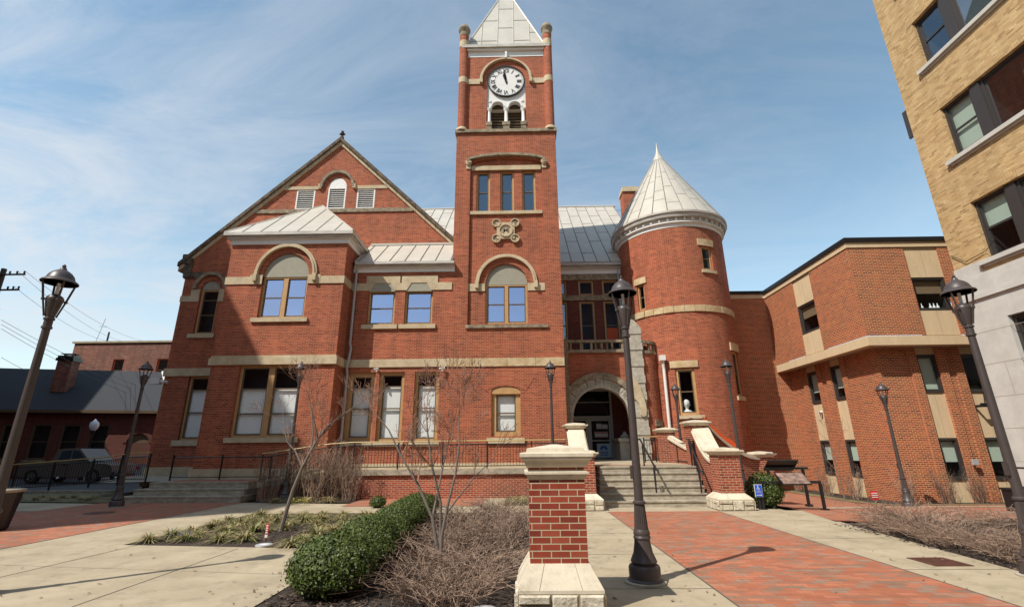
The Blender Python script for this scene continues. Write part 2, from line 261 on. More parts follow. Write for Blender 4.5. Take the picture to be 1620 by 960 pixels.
    def build(s, name, mats, parent=None, smooth=False):
        if not isinstance(mats, (list, tuple)): mats = [mats]
        off = ROOTLOC.get(parent.get('_r', '') if parent else '', Vector((0, 0, 0)))
        me = bpy.data.meshes.new(name); me.from_pydata([tuple(p - off) for p in s.v], [], s.f)
        l = me.uv_layers.new(name='UVMap'); l.data.foreach_set('uv', [c for q in s.uv for c in q])
        me.polygons.foreach_set('material_index', s.m)
        for x in mats: me.materials.append(M_[x] if isinstance(x, str) else x)
        if smooth:
            bm = bmesh.new(); bm.from_mesh(me); bmesh.ops.remove_doubles(bm, verts=bm.verts, dist=1e-4)
            for f_ in bm.faces: f_.smooth = True
            for e_ in bm.edges:
                if len(e_.link_faces) == 2 and e_.calc_face_angle(0) > R_(38): e_.smooth = False
            bm.to_mesh(me); bm.free()
        o = bpy.data.objects.new(name, me); C.objects.link(o)
        if parent: o.parent = parent; o['_r'] = parent.get('_r', '')
        return o
def thing(name, label, cat, loc=(0, 0, 0), group=None, kind=None):
    o = bpy.data.objects.new(name, None); C.objects.link(o); o.location = loc; o.empty_display_size = .2
    o['label'] = label; o['category'] = cat
    if group: o['group'] = group
    if kind: o['kind'] = kind
    o['_r'] = o.name; ROOTLOC[o.name] = Vector(loc); return o
def tag(o, label, cat, group=None, kind=None):
    o['label'] = label; o['category'] = cat
    if group: o['group'] = group
    if kind: o['kind'] = kind
    return o
def struct(o): o['kind'] = 'structure'; return o
def copy_tree(o, loc=None, rz=None, sc=None, parent=None, label=None):
    c = o.copy(); C.objects.link(c)
    if parent is not None: c.parent = parent
    if loc is not None: c.location = loc
    if rz is not None: c.rotation_euler = (c.rotation_euler[0], c.rotation_euler[1], rz)
    if sc is not None: c.scale = sc
    if label: c['label'] = label
    for ch in o.children: copy_tree(ch, parent=c)
    return c
def FY(y): return lambda u, v, w=0: Vector((u, y + w, v))             # wall facing -y
def FXn(x): return lambda u, v, w=0: Vector((x + w, -u, v))            # wall facing -x, u = -y
def FXp(x): return lambda u, v, w=0: Vector((x - w, u, v))             # wall facing +x, u = y
def FYb(y): return lambda u, v, w=0: Vector((-u, y - w, v))            # wall facing +y
def CYL(cx, cy, R): return lambda u, v, w=0: Vector((cx + (R - w) * math.sin(u / R), cy - (R - w) * math.cos(u / R), v))
def clip(poly, half):
    out = []
    for i in range(len(poly)):
        a, b = poly[i], poly[(i + 1) % len(poly)]; da, db = half(a), half(b)
        if da >= 0: out.append(a)
        if (da >= 0) != (db >= 0): t = da / (da - db); out.append((a[0] + (b[0] - a[0]) * t, a[1] + (b[1] - a[1]) * t))
    return out
def wall(mb, T, u0, u1, v0, v1, holes=(), d=.2, halfs=(), du=None, m=0):
    """holes: (a0,a1,b0,b1,rise) rise = height of the arch above b1"""
    us = {u0, u1}; vz = {v0, v1}
    for h in holes: us |= {h[0], h[1]}; vz |= {h[2], h[3] + h[4]}
    us = sorted(x for x in us if u0 - 1e-6 <= x <= u1 + 1e-6); vz = sorted(x for x in vz if v0 - 1e-6 <= x <= v1 + 1e-6)
    if du:
        q = [us[0]]
        for a, b in zip(us, us[1:]):
            k = max(1, int(math.ceil((b - a) / du))); q += [a + (b - a) * i / k for i in range(1, k + 1)]
        us = q
    for a, b in zip(us, us[1:]):
        for c_, e in zip(vz, vz[1:]):
            mu, mv = (a + b) / 2, (c_ + e) / 2
            if any(h[0] - 1e-6 < mu < h[1] + 1e-6 and h[2] < mv < h[3] + h[4] for h in holes): continue
            p = [(a, c_), (b, c_), (b, e), (a, e)]
            for hf in halfs:
                p = clip(p, hf)
                if len(p) < 3: break
            if len(p) >= 3: mb.poly([T(*z, 0) for z in p], p, m)
    for h in holes:
        a0, a1, b0, b1, ri = h; k = max(1, int(math.ceil((a1 - a0) / du))) if du else 1
        P = lambda u, v, w: T(u, v, w)
        mb.poly([P(a0, b0, 0), P(a0, b1, 0), P(a0, b1, d), P(a0, b0, d)][::-1], m=m)
        mb.poly([P(a1, b0, 0), P(a1, b0, d), P(a1, b1, d), P(a1, b1, 0)][::-1], m=m)
        for i in range(k):
            x0 = a0 + (a1 - a0) * i / k; x1 = a0 + (a1 - a0) * (i + 1) / k
            mb.poly([P(x0, b0, 0), P(x1, b0, 0), P(x1, b0, d), P(x0, b0, d)], m=m)
            if not ri: mb.poly([P(x0, b1, 0), P(x0, b1, d), P(x1, b1, d), P(x1, b1, 0)], m=m)
        if ri:
            n = 20; uc = (a0 + a1) / 2; ra = (a1 - a0) / 2
            q = [(uc + ra * math.cos(math.pi * (1 - i / n)), b1 + ri * math.sin(math.pi * i / n)) for i in range(n + 1)]
            for i in range(n):
                p, r = q[i], q[i + 1]; t = b1 + ri
                mb.poly([T(*p, 0), T(*r, 0), T(r[0], t, 0), T(p[0], t, 0)], [p, r, (r[0], t), (p[0], t)], m)
                mb.poly([T(*p, 0), T(*p, d), T(*r, d), T(*r, 0)], m=m)
def lens(u0, u1, v1, rise, n=20):
    uc = (u0 + u1) / 2; ra = (u1 - u0) / 2
    return [(uc + ra * math.cos(math.pi * i / n), v1 + rise * math.sin(math.pi * i / n)) for i in range(n + 1)]
def window(root, T, u0, u1, v0, v1, d, fr='wood', sash='sash', cols=1, rows=(.5,), g='glass', blind=None, bl=(0, 1), mull=.16, fw_=.09, sill=None, sillm='stone', n=1, room='dark', seg=1, deep=.5, sashw=.045):
    """frame mesh with pane, blind and sill as children"""
    f = MB(); fd = .09
    f.tbox(T, u0, u0 + fw_, v0, v1, d - fd, d, n=1).tbox(T, u1 - fw_, u1, v0, v1, d - fd, d)
    f.tbox(T, u0 + fw_, u1 - fw_, v1 - fw_, v1, d - fd, d, n=seg).tbox(T, u0 + fw_, u1 - fw_, v0, v0 + fw_ * .9, d - fd - .02, d, n=seg)
    iu0, iu1, iv0, iv1 = u0 + fw_, u1 - fw_, v0 + fw_ * .9, v1 - fw_
    cw = (iu1 - iu0 - (cols - 1) * mull) / cols
    w = None; pn = MB(); sh = MB(); bd = MB(); rm = MB()
    for c in range(cols):
        a = iu0 + c * (cw + mull); b = a + cw
        if c: f.tbox(T, a - mull, a, iv0, iv1, d - fd - .01, d, n=seg)
        for x0, x1, y0, y1 in ((a, a + sashw, iv0, iv1), (b - sashw, b, iv0, iv1), (a + sashw, b - sashw, iv0, iv0 + sashw * 1.3), (a + sashw, b - sashw, iv1 - sashw, iv1)): sh.tbox(T, x0, x1, y0, y1, d - .05, d - .005, n=seg)
        for r in rows: y = iv0 + (iv1 - iv0) * r; sh.tbox(T, a + sashw, b - sashw, y - sashw * .55, y + sashw * .55, d - .06, d - .005, n=seg)
        for k in range(seg): q0 = a + (b - a) * k / seg; q1 = a + (b - a) * (k + 1) / seg; pn.poly([T(q0, iv0, d - .025), T(q1, iv0, d - .025), T(q1, iv1, d - .025), T(q0, iv1, d - .025)])
        if blind:
            y0 = iv0 + (iv1 - iv0) * bl[0]; y1 = iv0 + (iv1 - iv0) * bl[1]
            bd.poly([T(a, y0, d + .05), T(b, y0, d + .05), T(b, y1, d + .05), T(a, y1, d + .05)])
    e = d + deep
    for p in ([T(u0, v0, d), T(u0, v0, e), T(u0, v1, e), T(u0, v1, d)], [T(u1, v0, d), T(u1, v0, e), T(u1, v1, e), T(u1, v1, d)], [T(u0, v0, d), T(u1, v0, d), T(u1, v0, e), T(u0, v0, e)],
              [T(u0, v1, d), T(u1, v1, d), T(u1, v1, e), T(u0, v1, e)], [T(u0, v0, e), T(u1, v0, e), T(u1, v1, e), T(u0, v1, e)]): rm.poly(p)
    w = f.build('window', fr, root); sh.build('sash', sash, w); pn.build('pane', g, w); rm.build('room', room, w)
    if blind: bd.build('blind', blind, w)
    if sill:
        s = MB(); s.tbox(T, sill[0], sill[1], sill[2], sill[3], -.09, d - .09, n=max(1, seg)); s.build('sill', sillm, w)
    return w
def gz(x, y):
    s = lambda t: 0 if t < 0 else (1 if t > 1 else t * t * (3 - 2 * t))
    return -0.42 * s((y - 12.5) / 8.0) * s((x - 6.3) / 3.5)
def sheet(mb, poly, off, step=1.0, m=0):
    xs = [p[0] for p in poly]; ys = [p[1] for p in poly]
    area = sum(poly[i][0] * poly[(i + 1) % len(poly)][1] - poly[(i + 1) % len(poly)][0] * poly[i][1] for i in range(len(poly)))
    if area < 0: poly = poly[::-1]
    halfs = []
    for i in range(len(poly)):
        a, b = poly[i], poly[(i + 1) % len(poly)]
        halfs.append(lambda p, a=a, b=b: (b[0] - a[0]) * (p[1] - a[1]) - (b[1] - a[1]) * (p[0] - a[0]))
    x = math.floor(min(xs) / step) * step
    while x < max(xs):
        y = math.floor(min(ys) / step) * step
        while y < max(ys):
            p = [(x, y), (x + step, y), (x + step, y + step), (x, y + step)]
            for h in halfs:
                p = clip(p, h)
                if len(p) < 3: break
            if len(p) >= 3: mb.poly([(q[0], q[1], gz(*q) + off) for q in p], [(q[0], q[1]) for q in p], m)
            y += step
        x += step
SPLIT = {'precast_panel', 'stone_band', 'stone_trim', 'impost_block', 'stone_lintel', 'sill', 'mullion', 'scroll', 'transom_panel', 'belt_course', 'stone_plinth', 'column_pedestal', 'hood_mould', 'limestone_wall'}
# ================================================================== GROUND
g = MB(); sheet(g, [(-60, -30), (60, -30), (60, 60), (-60, 60)], -.05, 1.0); struct(g.build('ground', 'grass', smooth=True))
g = MB()
for a in ((-1500, -60, -1500, 1500), (60, 1500, -1500, 1500), (-60, 60, -1500, -30), (-60, 60, 60, 1500)):
    g.poly([(a[0], a[2], -.03 + (-.42 if a[0] == 60 else 0)), (a[1], a[2], -.03), (a[1], a[3], -.03), (a[0], a[3], -.03)])
struct(g.build('far_ground', 'grass'))
def ground(name, polys, off, m, step=1.0):
    g = MB()
    for p in polys: sheet(g, p, off, step)
    return struct(g.build(name, m, smooth=True))
ground('mulch_bed', [[(-3.05, -6), (.9, -6), (.9, 14.0), (-3.6, 14.0)], [(-7.45, 9.62), (-3.0, 9.1), (-3.0, 14.05), (-7.45, 14.05)],
       [(6.70, -4), (14, -4), (14, 11.9), (8.6, 11.9), (6.75, 11.9)], [(-9.3, 16.6), (-5.6, 17.0), (-5.6, 18.1), (-9.3, 18.1)], [(-.55, 15.6), (2.3, 15.6), (2.3, 18.0), (-.55, 18.0)]], -.012, 'mulch')
ground('mulch_strip', [[(13.2, 18.2), (13.2, 25.5), (14.6, 25.5), (14.6, 19.4), (24, 19.4), (24, 18.2)]][0:0] + [[(13.2, 19.2), (14.6, 19.2), (14.6, 25.5), (13.2, 25.5)], [(13.2, 18.3), (26, 18.3), (26, 19.4), (13.2, 19.4)]], .012, 'mulch')
ground('grass_strip', [[(12.75, 18.5), (13.25, 18.5), (13.25, 25.5), (12.75, 25.5)], [(12.75, 17.9), (26, 17.9), (26, 18.5), (12.75, 18.5)], [(11.6, 11.6), (16, 11.6), (16, 13.4), (12.6, 13.6)]], .016, 'grass')
# concrete walks
conc = [[(-9.4, -8), (-3.0, -8), (-3.0, 9.1), (-7.35, 9.6), (-9.4, 9.6)], [(-9.4, 9.6), (-7.45, 9.6), (-7.45, 14.05), (-9.4, 14.05)], [(-9.4, 14.05), (-3.6, 14.05), (-3.6, 16.0), (-9.4, 17.0)],
        [(-3.6, 14.05), (2.33, 14.05), (2.33, 15.6), (-3.6, 15.6)], [(-5.5, 15.6), (-4.6, 15.6), (-4.6, 15.9), (-5.5, 15.9)], [(.9, -8), (2.33, -8), (2.33, 14.05), (.9, 14.05)], [(2.33, 14.0), (7.2, 14.0), (7.2, 16.0), (2.33, 16.0)],
        [(5.3, -8), (6.75, -8), (6.75, 7.0), (5.3, 7.0)], [(5.3, 7.0), (6.75, 7.0), (7.2, 11.4), (5.3, 11.4)], [(5.3, 11.4), (7.2, 11.4), (7.65, 14.2), (5.3, 14.0)], [(-30, 15.0), (-14.2, 15.0), (-14.2, 17.0), (-30, 19.0)], [(-1.25, 15.6), (-.55, 15.6), (-.55, 18.0), (-1.25, 18.0)]]
ground('concrete_walk', conc, 0.0, 'concrete')
ground('brick_walk', [[(2.33, -8), (5.3, -8), (5.3, 14.0), (2.33, 14.0)], [(-14.4, -8), (-9.4, -8), (-9.4, 17.0), (-14.4, 17.3)], [(-24, -8), (-14.4, -8), (-14.4, 14.9), (-24, 14.9)],
       [(-5.6, 15.65), (-1.25, 15.65), (-1.25, 18.0), (-5.6, 18.0)], [(6.9, 12.2), (8.9, 11.9), (17, 12.2), (17, 17.9), (12.7, 17.9), (12.7, 25.5), (7.65, 25.5), (7.65, 14.2)][0:0] or [(7.65, 14.2), (12.75, 17.9), (12.75, 25.5), (7.65, 25.5)],
       [(7.65, 14.2), (7.22, 12.2), (8.6, 11.9), (26, 14.2), (26, 17.9), (12.75, 17.9)]], .004, 'paver')
# concrete ribbon and soldier courses that edge the walks behind the planting bed
ground('concrete_ribbon', [[(8.4, 15.6), (9.1, 15.2), (10.9, 16.1), (10.4, 16.7)], [(10.4, 16.7), (10.9, 16.1), (26, 16.4), (26, 17.0)], [(9.7, 15.9), (10.4, 16.7), (11.2, 25.0), (10.6, 25.0)]][0:2], .010, 'concrete')
ground('brick_edging', [[(7.22, 12.2), (7.2, 12.0), (8.6, 11.7), (8.6, 11.9)], [(8.6, 11.9), (8.6, 11.7), (14, 12.5), (14, 12.72)], [(12.6, 17.8), (26, 17.8), (26, 17.95), (12.6, 17.95)], [(12.6, 17.9), (12.75, 17.9), (12.75, 25), (12.6, 25)]], .016, 'paver_edge')
ground('asphalt_street', [[(-60, 21), (-16.9, 21), (-16.9, 40), (-60, 40)], [(-60, -30), (-24, -30), (-24, 21), (-60, 21)][0:0] or [(-60, 19.4), (-30, 19.4), (-30, 21), (-60, 21)]], .0, 'asphalt')
ground('grass_bank', [[(-24, 18.4), (-13.9, 17.1), (-13.9, 20.9), (-24, 20.9)]], .02, 'grass')
g = MB(); g.box(-60, -16.9, 20.85, 21.0, -.05, .14); struct(g.build('kerb', 'concrete_dirty'))
# control joints in the concrete
j = MB()
def jl(a, b, w=.012, off=.003):
    a = Vector(a); b = Vector(b); d = (b - a); n = Vector((-d.y, d.x)).normalized() * w / 2; k = max(1, int(d.length))
    for i in range(k):
        p = a + d * i / k; q = a + d * (i + 1) / k
        j.poly([(v.x, v.y, gz(v.x, v.y) + off) for v in (p - n, q - n, q + n, p + n)])
jl((-7.3, 7.1), (-7.15, 9.55), .018); jl((-7.3, 7.1), (-7.5, 3)); jl((-5.05, 9.2), (-5.08, -4), .018); jl((-9.4, 8.2), (-3.2, 7.35), .007); jl((-9.4, 4.6), (-3.05, 4.4)); jl((-7.45, 14.05), (-7.3, 16.5)); jl((-6.6, 13.3), (-5.9, 15.9)); jl((-7.35, 9.6), (-7.1, 9.57))
jl((-3.6, 14.05), (-3.6, 15.6)); jl((-.5, 14.05), (-.5, 15.6))
for y in (12.6, 10.6, 8.6, 6.6, 4.6): jl((.9, y), (2.33, y))
for y in (12.2, 9.9, 7.5, 5.2): jl((5.3, y), (6.8, y))
jl((2.33, -6), (2.33, 14.0), .02, .0065); jl((5.3, -6), (5.3, 14.0), .02, .0065); jl((-9.4, -6), (-9.4, 17), .02, .0065); jl((-9.35, 14.05), (-3.6, 14.05), .008)
struct(j.build('pavement_joints', 'crack'))
# the raised edge between walk and beds
for p0, p1 in (((-3.05, -4), (-3.05, 6.3)), ((-3.05, 6.3), (-3.45, 9.1)), ((-3.45, 9.1), (-7.35, 9.6))): pass
# ================================================================== TOWN HALL
th = thing('town_hall', 'large red brick town hall with clock tower, steep stone-edged gable and round conical-roofed turret', 'town hall', (-5, 22, 0))
PAV, MAIN, TW, WING, ARC, ENT = 19.2, 20.2, 20.2, 22.0, 22.6, 25.0
X0, X1 = -3.05, 1.9                                    # tower sides
# --- tower shaft
w = MB(); T = FY(TW)
rec = (-2.33, 1.17, 6.88, 15.0, .38); gw = (-1.24, -.02, 2.15, 4.0, .2)
wall(w, T, X0, X1, 0, 16.85, [rec, gw], .12)
w.arc(T, -.63, 2.62, 1.62, 2.28, -.012, .01, 58, 122, 18)     # flat brick arch over the ground-floor window
for TT, a, b in ((FXp(X1), TW, TW + 4.95), (FXn(X0), -(TW + 4.95), -TW), (FYb(TW + 4.95), -X1, -X0)): wall(w, TT, a, b, 0, 16.85)
T2 = FY(TW + .12)
wins3 = [(-2.03, -1.36), (-.87, -.20), (.19, .85)]
wall(w, T2, -2.33, 1.17, 6.88, 15.4, [(a, b, 12.5, 14.74, 0) for a, b in wins3] + [(-1.54, .36, 6.96, 8.85, .98)], .22)
wall(w, FY(TW + .14), -1.3, .04, 2.1, 4.3, [(-1.24, -.02, 2.15, 4.0, .2)], .15)
w.build('tower_wall', 'brick', th)
for a, b in wins3: window(th, T2, a, b, 12.5, 14.74, .2, fw_=.085, g='glass_mid', room='darkblue')
s = MB(); s.tbox(T, -2.3, 1.14, 12.34, 12.5, .02, .15); s.tbox(T, -2.28, 1.12, 14.74, 14.98, .03, .14)
for a in (-2.53, 1.17): s.tbox(T, a, a + .22, 14.78, 15.2, -.05, .05)
s.build('stone_trim', 'stone', th)
def flat_arc(mb, T, u0, u1, v0, rise, th_, w0, w1, n=24, m=0):
    q = [(u0 + (u1 - u0) * i / n, v0 + rise * (1 - (2 * i / n - 1) ** 2) ** .6) for i in range(n + 1)]
    for a, b in zip(q, q[1:]): mb.prism(T, [a, b, (b[0], b[1] + th_), (a[0], a[1] + th_)], w0, w1, m)
s = MB(); flat_arc(s, T, -2.5, 1.36, 15.13, .33, .13, -.17, .02); s.build('hood_mould', 'stone_dark', th)
s = MB()
for a in (-2.42, 1.28): s.arc(T, a, 15.12, .0, .15, -.13, .0, 0, 360, 16); s.arc(T, a, 15.12, .04, .08, -.17, -.12, 0, 360, 14)
s.build('scroll', 'stone', th)
s = MB(); s.tbox(T, -2.4, 1.24, 6.74, 6.88, -.08, .2); s.build('recess_sill', 'stone_dark', th)
# arched window in the recess
window(th, T2, -1.54, .36, 6.96, 8.85, .2, cols=2, mull=.16, g='glass_sky', room='darkblue', blind='blind', bl=(.0, .0))
s = MB(); s.prism(T2, [(-1.58, 8.82), (.40, 8.82)] + lens(-1.58, .40, 8.82, .99)[1:-1], .10, .2); s.build('lunette_panel', 'panel', th)
s = MB(); s.arc(T2, -.59, 8.88, 1.24, 1.32, -.14, .02, n=30); s.arc(T2, -.59, 8.88, 1.32, 1.40, -.10, .02, n=30); s.build('hood_mould', 'stone', th)
s = MB(); s.tbox(T2, -2.32, -1.56, 8.5, 8.86, -.04, .1); s.tbox(T2, .38, 1.16, 8.5, 8.86, -.04, .1)
for a in (-1.93, .75): s.tbox(T2, a - .08, a + .08, 8.62, 8.95, -.16, .0)
s.build('impost_block', 'stone', th)
# date plaque
s = MB(); cx, cz = -.61, 11.47
s.tbox(T2, cx - .42, cx + .42, cz - .42, cz + .42, -.10, .02)
for a, b in ((-.44, .40), (.44, .40), (-.44, -.40), (.44, -.40)):
    s.arc(T2, cx + a, cz + b, 0, .165, -.06, .02, 0, 360, 20); s.arc(T2, cx + a, cz + b, .165, .21, -.13, .02, 0, 360, 20)
s.arc(T2, cx, cz, .27, .33, -.15, -.09, 0, 360, 26)
pq = s.build('date_plaque', 'stone', th)
def text(body, name, m, parent, center, size, rotz=0, rx=90, ex=.006, sxy=(1, 1), ry=0, bold=0.0):
    c = bpy.data.curves.new(name, 'FONT'); c.body = body; c.size = size; c.extrude = ex; c.align_x = 'CENTER'; c.align_y = 'CENTER'; c.offset = bold
    c.materials.append(M_[m]); o = bpy.data.objects.new(name, c); C.objects.link(o)
    off = ROOTLOC.get(parent.get('_r', ''), Vector((0, 0, 0))) if parent else Vector((0, 0, 0))
    mw = Matrix.Translation(Vector(center) - off) @ Matrix.Rotation(R_(rotz), 4, 'Z') @ Matrix.Rotation(R_(rx), 4, 'X') @ Matrix.Rotation(R_(ry), 4, 'Z') @ Matrix.Diagonal((sxy[0], sxy[1], 1, 1))
    dg = bpy.context.evaluated_depsgraph_get(); me = bpy.data.meshes.new_from_object(o.evaluated_get(dg), depsgraph=dg); bpy.data.objects.remove(o); o = bpy.data.objects.new(name, me); C.objects.link(o); o.matrix_local = mw
    o.parent = parent
    if parent: o['_r'] = parent.get('_r', '')
    return o
for ch, a, b in (('1', -.44, .40), ('8', .44, .40), ('9', -.44, -.40), ('1', .44, -.40)):
    text(ch, 'numeral', 'stone_dark', pq, (cx + a, TW + .12 - .065, cz + b), .34, ex=.012, bold=.006)
text('M', 'monogram', 'stone_dark', pq, (cx, TW + .12 - .105, cz + .02), .40, ex=.012, sxy=(1.1, 1), bold=.008)
# ground-floor tower window
window(th, FY(TW), -1.24, -.02, 2.15, 4.05, .2, fw_=.2, blind='blind', g='glass', sill=(-1.42, .14, 1.88, 2.1), sashw=.05)
s = MB(); s.prism(FY(TW), [(-1.24, 3.88), (-.02, 3.88)] + lens(-1.24, -.02, 3.95, .23)[0:], .03, .19)
s.build('window_head', 'wood', th)
# belt course: yellow rock-faced on the tower, smooth elsewhere
s = MB()
for i in range(4): a = X0 + (X1 - X0) * i / 4; s.tbox(T, a + .008, X0 + (X1 - X0) * (i + 1) / 4 - .008, 5.05, 5.41, -.045, .04)
s.build('belt_course', 'stone_rough', th)
# --- tower ledge and belfry
s = MB(); s.box(X0 - .08, X1 + .08, TW - .1, TW + 5.03, 16.85, 17.02); s.build('tower_ledge', 'stone_dark', th)
bx0, bx1, by = X0 + .12, X1 - .12, TW + .16
w = MB(); TB = FY(by)
wall(w, TB, bx0, bx1, 17.02, 21.75, [(-1.57, .45, 17.02, 20.17, 1.01)], .5)
for TT, a, b in ((FXp(bx1), by, by + 4.6), (FXn(bx0), -(by + 4.6), -by), (FYb(by + 4.6), -bx1, -bx0)): wall(w, TT, a, b, 17.02, 21.75)
w.build('belfry_wall', 'brick', th)
s = MB(); s.tbox(TB, bx0, -1.93, 19.98, 20.3, -.05, .05); s.tbox(TB, .81, bx1, 19.98, 20.3, -.05, .05)
s.arc(TB, -.56, 20.22, 1.24, 1.32, -.16, .02, n=34, ry=1.02); s.arc(TB, -.56, 20.22, 1.32, 1.38, -.10, .02, n=34, ry=1.02)
for a in (-1.86, .74): s.tbox(TB, a - .08, a + .08, 20.0, 20.26, -.18, .0)
s.build('clock_surround_stone', 'stone', th)
s = MB(); P = FY(by + .10)
wall(s, P, -1.57, .45, 18.45, 19.2, [(-1.32, -.69, 18.45, 18.62, .33), (-.43, .20, 18.45, 18.62, .33)], .25)
s.poly([P(-1.57, 19.2, 0), P(.45, 19.2, 0), P(.45, 20.17, 0), P(-1.57, 20.17, 0)])
for i in range(1): pass
s.prism(P, [(-1.57, 20.1), (.45, 20.1)] + lens(-1.57, .45, 20.17, 1.0)[1:-1], .005, .05)
for a in (-1.445, -.56, .325):
    r = .10
    s.lathe([(r, 17.62), (r + .02, 17.68), (r, 17.74), (r * .9, 18.3), (r * .9, 18.34), (r + .04, 18.42), (r + .05, 18.5)], (a, by + .14, 0), 14)
for a in (-1.005, -.115): s.arc(P, a, 18.62, .31, .38, -.05, .01, n=16)
for a in (-1.40, .28): s.tbox(P, a - .06, a + .06, 18.93, 19.05, -.04, .01)
s.build('belfry_arcade', 'white', th, smooth=True)
s = MB()
for a in (-1.445, -.56, .325): s.tbox(TB, a - .17 if a > -1.4 and a < .3 else a - .13, a + .17 if a > -1.4 and a < .3 else a + .13, 17.02, 17.42, -.02, .3); s.tbox(TB, a - .2 if -1.4 < a < .3 else a - .15, a + .2 if -1.4 < a < .3 else a + .15, 17.42, 17.62, -.05, .33)
s.build('column_pedestal', 'stone_dark', th)
s = MB(); s.poly([(-1.57, by + .45, 17.02), (.45, by + .45, 17.02), (.45, by + .45, 19.2), (-1.57, by + .45, 19.2)])
for k in range(9): s.box(-1.5, .4, by + .36, by + .44, 17.2 + k * .18, 17.23 + k * .18)
s.build('louvre_screen', 'sash', th)
# clock
CX, CZ, CR = -.56, 20.17, .97
s = MB(); s.arc(TB, CX, CZ, 0, CR - .04, .03, .08, 0, 360, 64); ck = s.build('clock', 'white', th)
s = MB(); s.arc(TB, CX, CZ, CR - .045, CR, -.02, .08, 0, 360, 64); s.build('bezel', 'blackink', ck)
s = MB()
for k in range(60):
    a = R_(k * 6); r0 = .845; r1 = .885; hw = .008
    d = (math.sin(a), math.cos(a)); n = (d[1], -d[0])
    s.prism(TB, [(CX + d[0] * r0 - n[0] * hw, CZ + d[1] * r0 - n[1] * hw), (CX + d[0] * r0 + n[0] * hw, CZ + d[1] * r0 + n[1] * hw), (CX + d[0] * r1 + n[0] * hw, CZ + d[1] * r1 + n[1] * hw), (CX + d[0] * r1 - n[0] * hw, CZ + d[1] * r1 - n[1] * hw)], .02, .03)
s.build('minute_track', 'blackink', ck)
for k, t_ in enumerate(('XII', 'I', 'II', 'III', 'IIII', 'V', 'VI', 'VII', 'VIII', 'IX', 'X', 'XI')):
    a = R_(k * 30); text(t_, 'numeral', 'blackink', ck, (CX + .68 * math.sin(a), by + .02, CZ + .68 * math.cos(a)), .27, rx=90, ry=-k * 30, ex=.004, sxy=(1.0 if len(t_) < 4 else .8, 1.25), bold=.004)
def hand(ang, ln, wd_, tail):
    s = MB(); a = R_(ang); d = (math.sin(a), math.cos(a)); n = (d[1], -d[0])
    P = lambda r, q: (CX + d[0] * r + n[0] * q, CZ + d[1] * r + n[1] * q)
    s.prism(TB, [P(-tail, -wd_ * .5), P(-tail, wd_ * .5), P(ln * .7, wd_), P(ln, 0), P(ln * .7, -wd_)], .0, .012); s.build('hand', 'blackink', ck)
hand(-9, .80, .05, .18); hand(-14, .54, .085, .14)
s = MB(); s.arc(TB, CX, CZ, 0, .06, -.01, .02, 0, 360, 16); s.build('hub', 'blackink', ck)
# cornice, pyramid roof
s = MB(); s.box(bx0 + .15, bx1 - .15, by - .02, by + 4.6, 21.75, 22.1); s.box(bx0 + .05, bx1 - .05, by - .14, by + 4.7, 22.1, 22.22); s.tbox(TB, -.61, -.5, 21.5, 21.98, -.16, .0)
s.build('tower_cornice', 'white', th)
s = MB(); s.box(bx0 + .0, bx1 - .0, by - .24, by + 4.8, 22.22, 22.4); s.build('tower_gutter', 'whitedirty', th)
ax, ay, az = -.6, by + 2.35, 29.4
b0, b1, y0, y1, zb = -2.80, 1.62, by + .02, by + 4.6, 22.4
s = MB(); base = [(b0, y0, zb), (b1, y0, zb), (b1, y1, zb), (b0, y1, zb)]
for i in range(4): s.poly([base[i], base[(i + 1) % 4], (ax, ay, az)])
for i in range(4): s.tube([base[i], (ax, ay, az)], .05, 6)
for i in range(1, 5):
    u = b0 + (b1 - b0) * i / 5; t = 1 - abs(2 * i / 5 - 1); ua = ax + (u - ax) * (1 - t)
    # seam runs up the front plane parallel to the slope until it meets the hip
    q = (u, y0 + (ay - y0) * t, zb + (az - zb) * t); s.tube([(u, y0 - .01, zb), (q[0], q[1] - .01, q[2])], .028, 4)
tr_ = s.build('tower_roof', 'roof', th)
s = MB()
for i, (u0, u1, ts) in enumerate(((-2.8, -1.92, (.1,)), (-1.92, -1.03, (.10, .42)), (-1.03, -.15, (.30, .62)), (-.15, .74, (.1, .42)), (.74, 1.62, (.22,)))):
    for t in ts:
        z = zb + (az - zb) * t; y = y0 + (ay - y0) * t - .012; lo = b0 + (ax - b0) * t; hi = b1 + (ax - b1) * t
        a, b = max(u0, lo), min(u1, hi)
        if b > a: s.box(a, b, y - .004, y + .01, z, z + .022)
s.build('panel_lap', 'seam', tr_)
# corner shafts with bands and turned finials
for cxx in (X0 + .23, X1 - .23):
    for yy in (TW + .16, TW + 4.8):
        s = MB(); TT = CYL(cxx, yy, .235)
        for z0, z1 in ((17.2, 19.98), (20.33, 22.35), (22.75, 23.1)): wall(s, TT, -math.pi * .235, math.pi * .235, z0, z1, du=.07)
        o = s.build('corner_shaft', 'brick', th, smooth=True)
        s = MB(); s.lathe([(.33, 17.02), (.33, 17.1), (.25, 17.22)], (cxx, yy, 0), 20); s.lathe([(.25, 19.98), (.25, 20.33)], (cxx, yy, 0), 20); s.lathe([(.25, 22.35), (.25, 22.75)], (cxx, yy, 0), 20)
        s.build('shaft_band', 'stone', o, smooth=True)
        s = MB(); s.lathe([(.25, 23.1), (.26, 23.28), (.22, 23.3), (.23, 23.42), (.32, 23.52), (.33, 23.6), (.30, 23.66), (.27, 23.68), (.24, 23.82), (.13, 23.95), (.06, 23.98), (.02, 24.02)], (cxx, yy, 0), 20)
        s.build('finial', 'stone_dark', o, smooth=True)
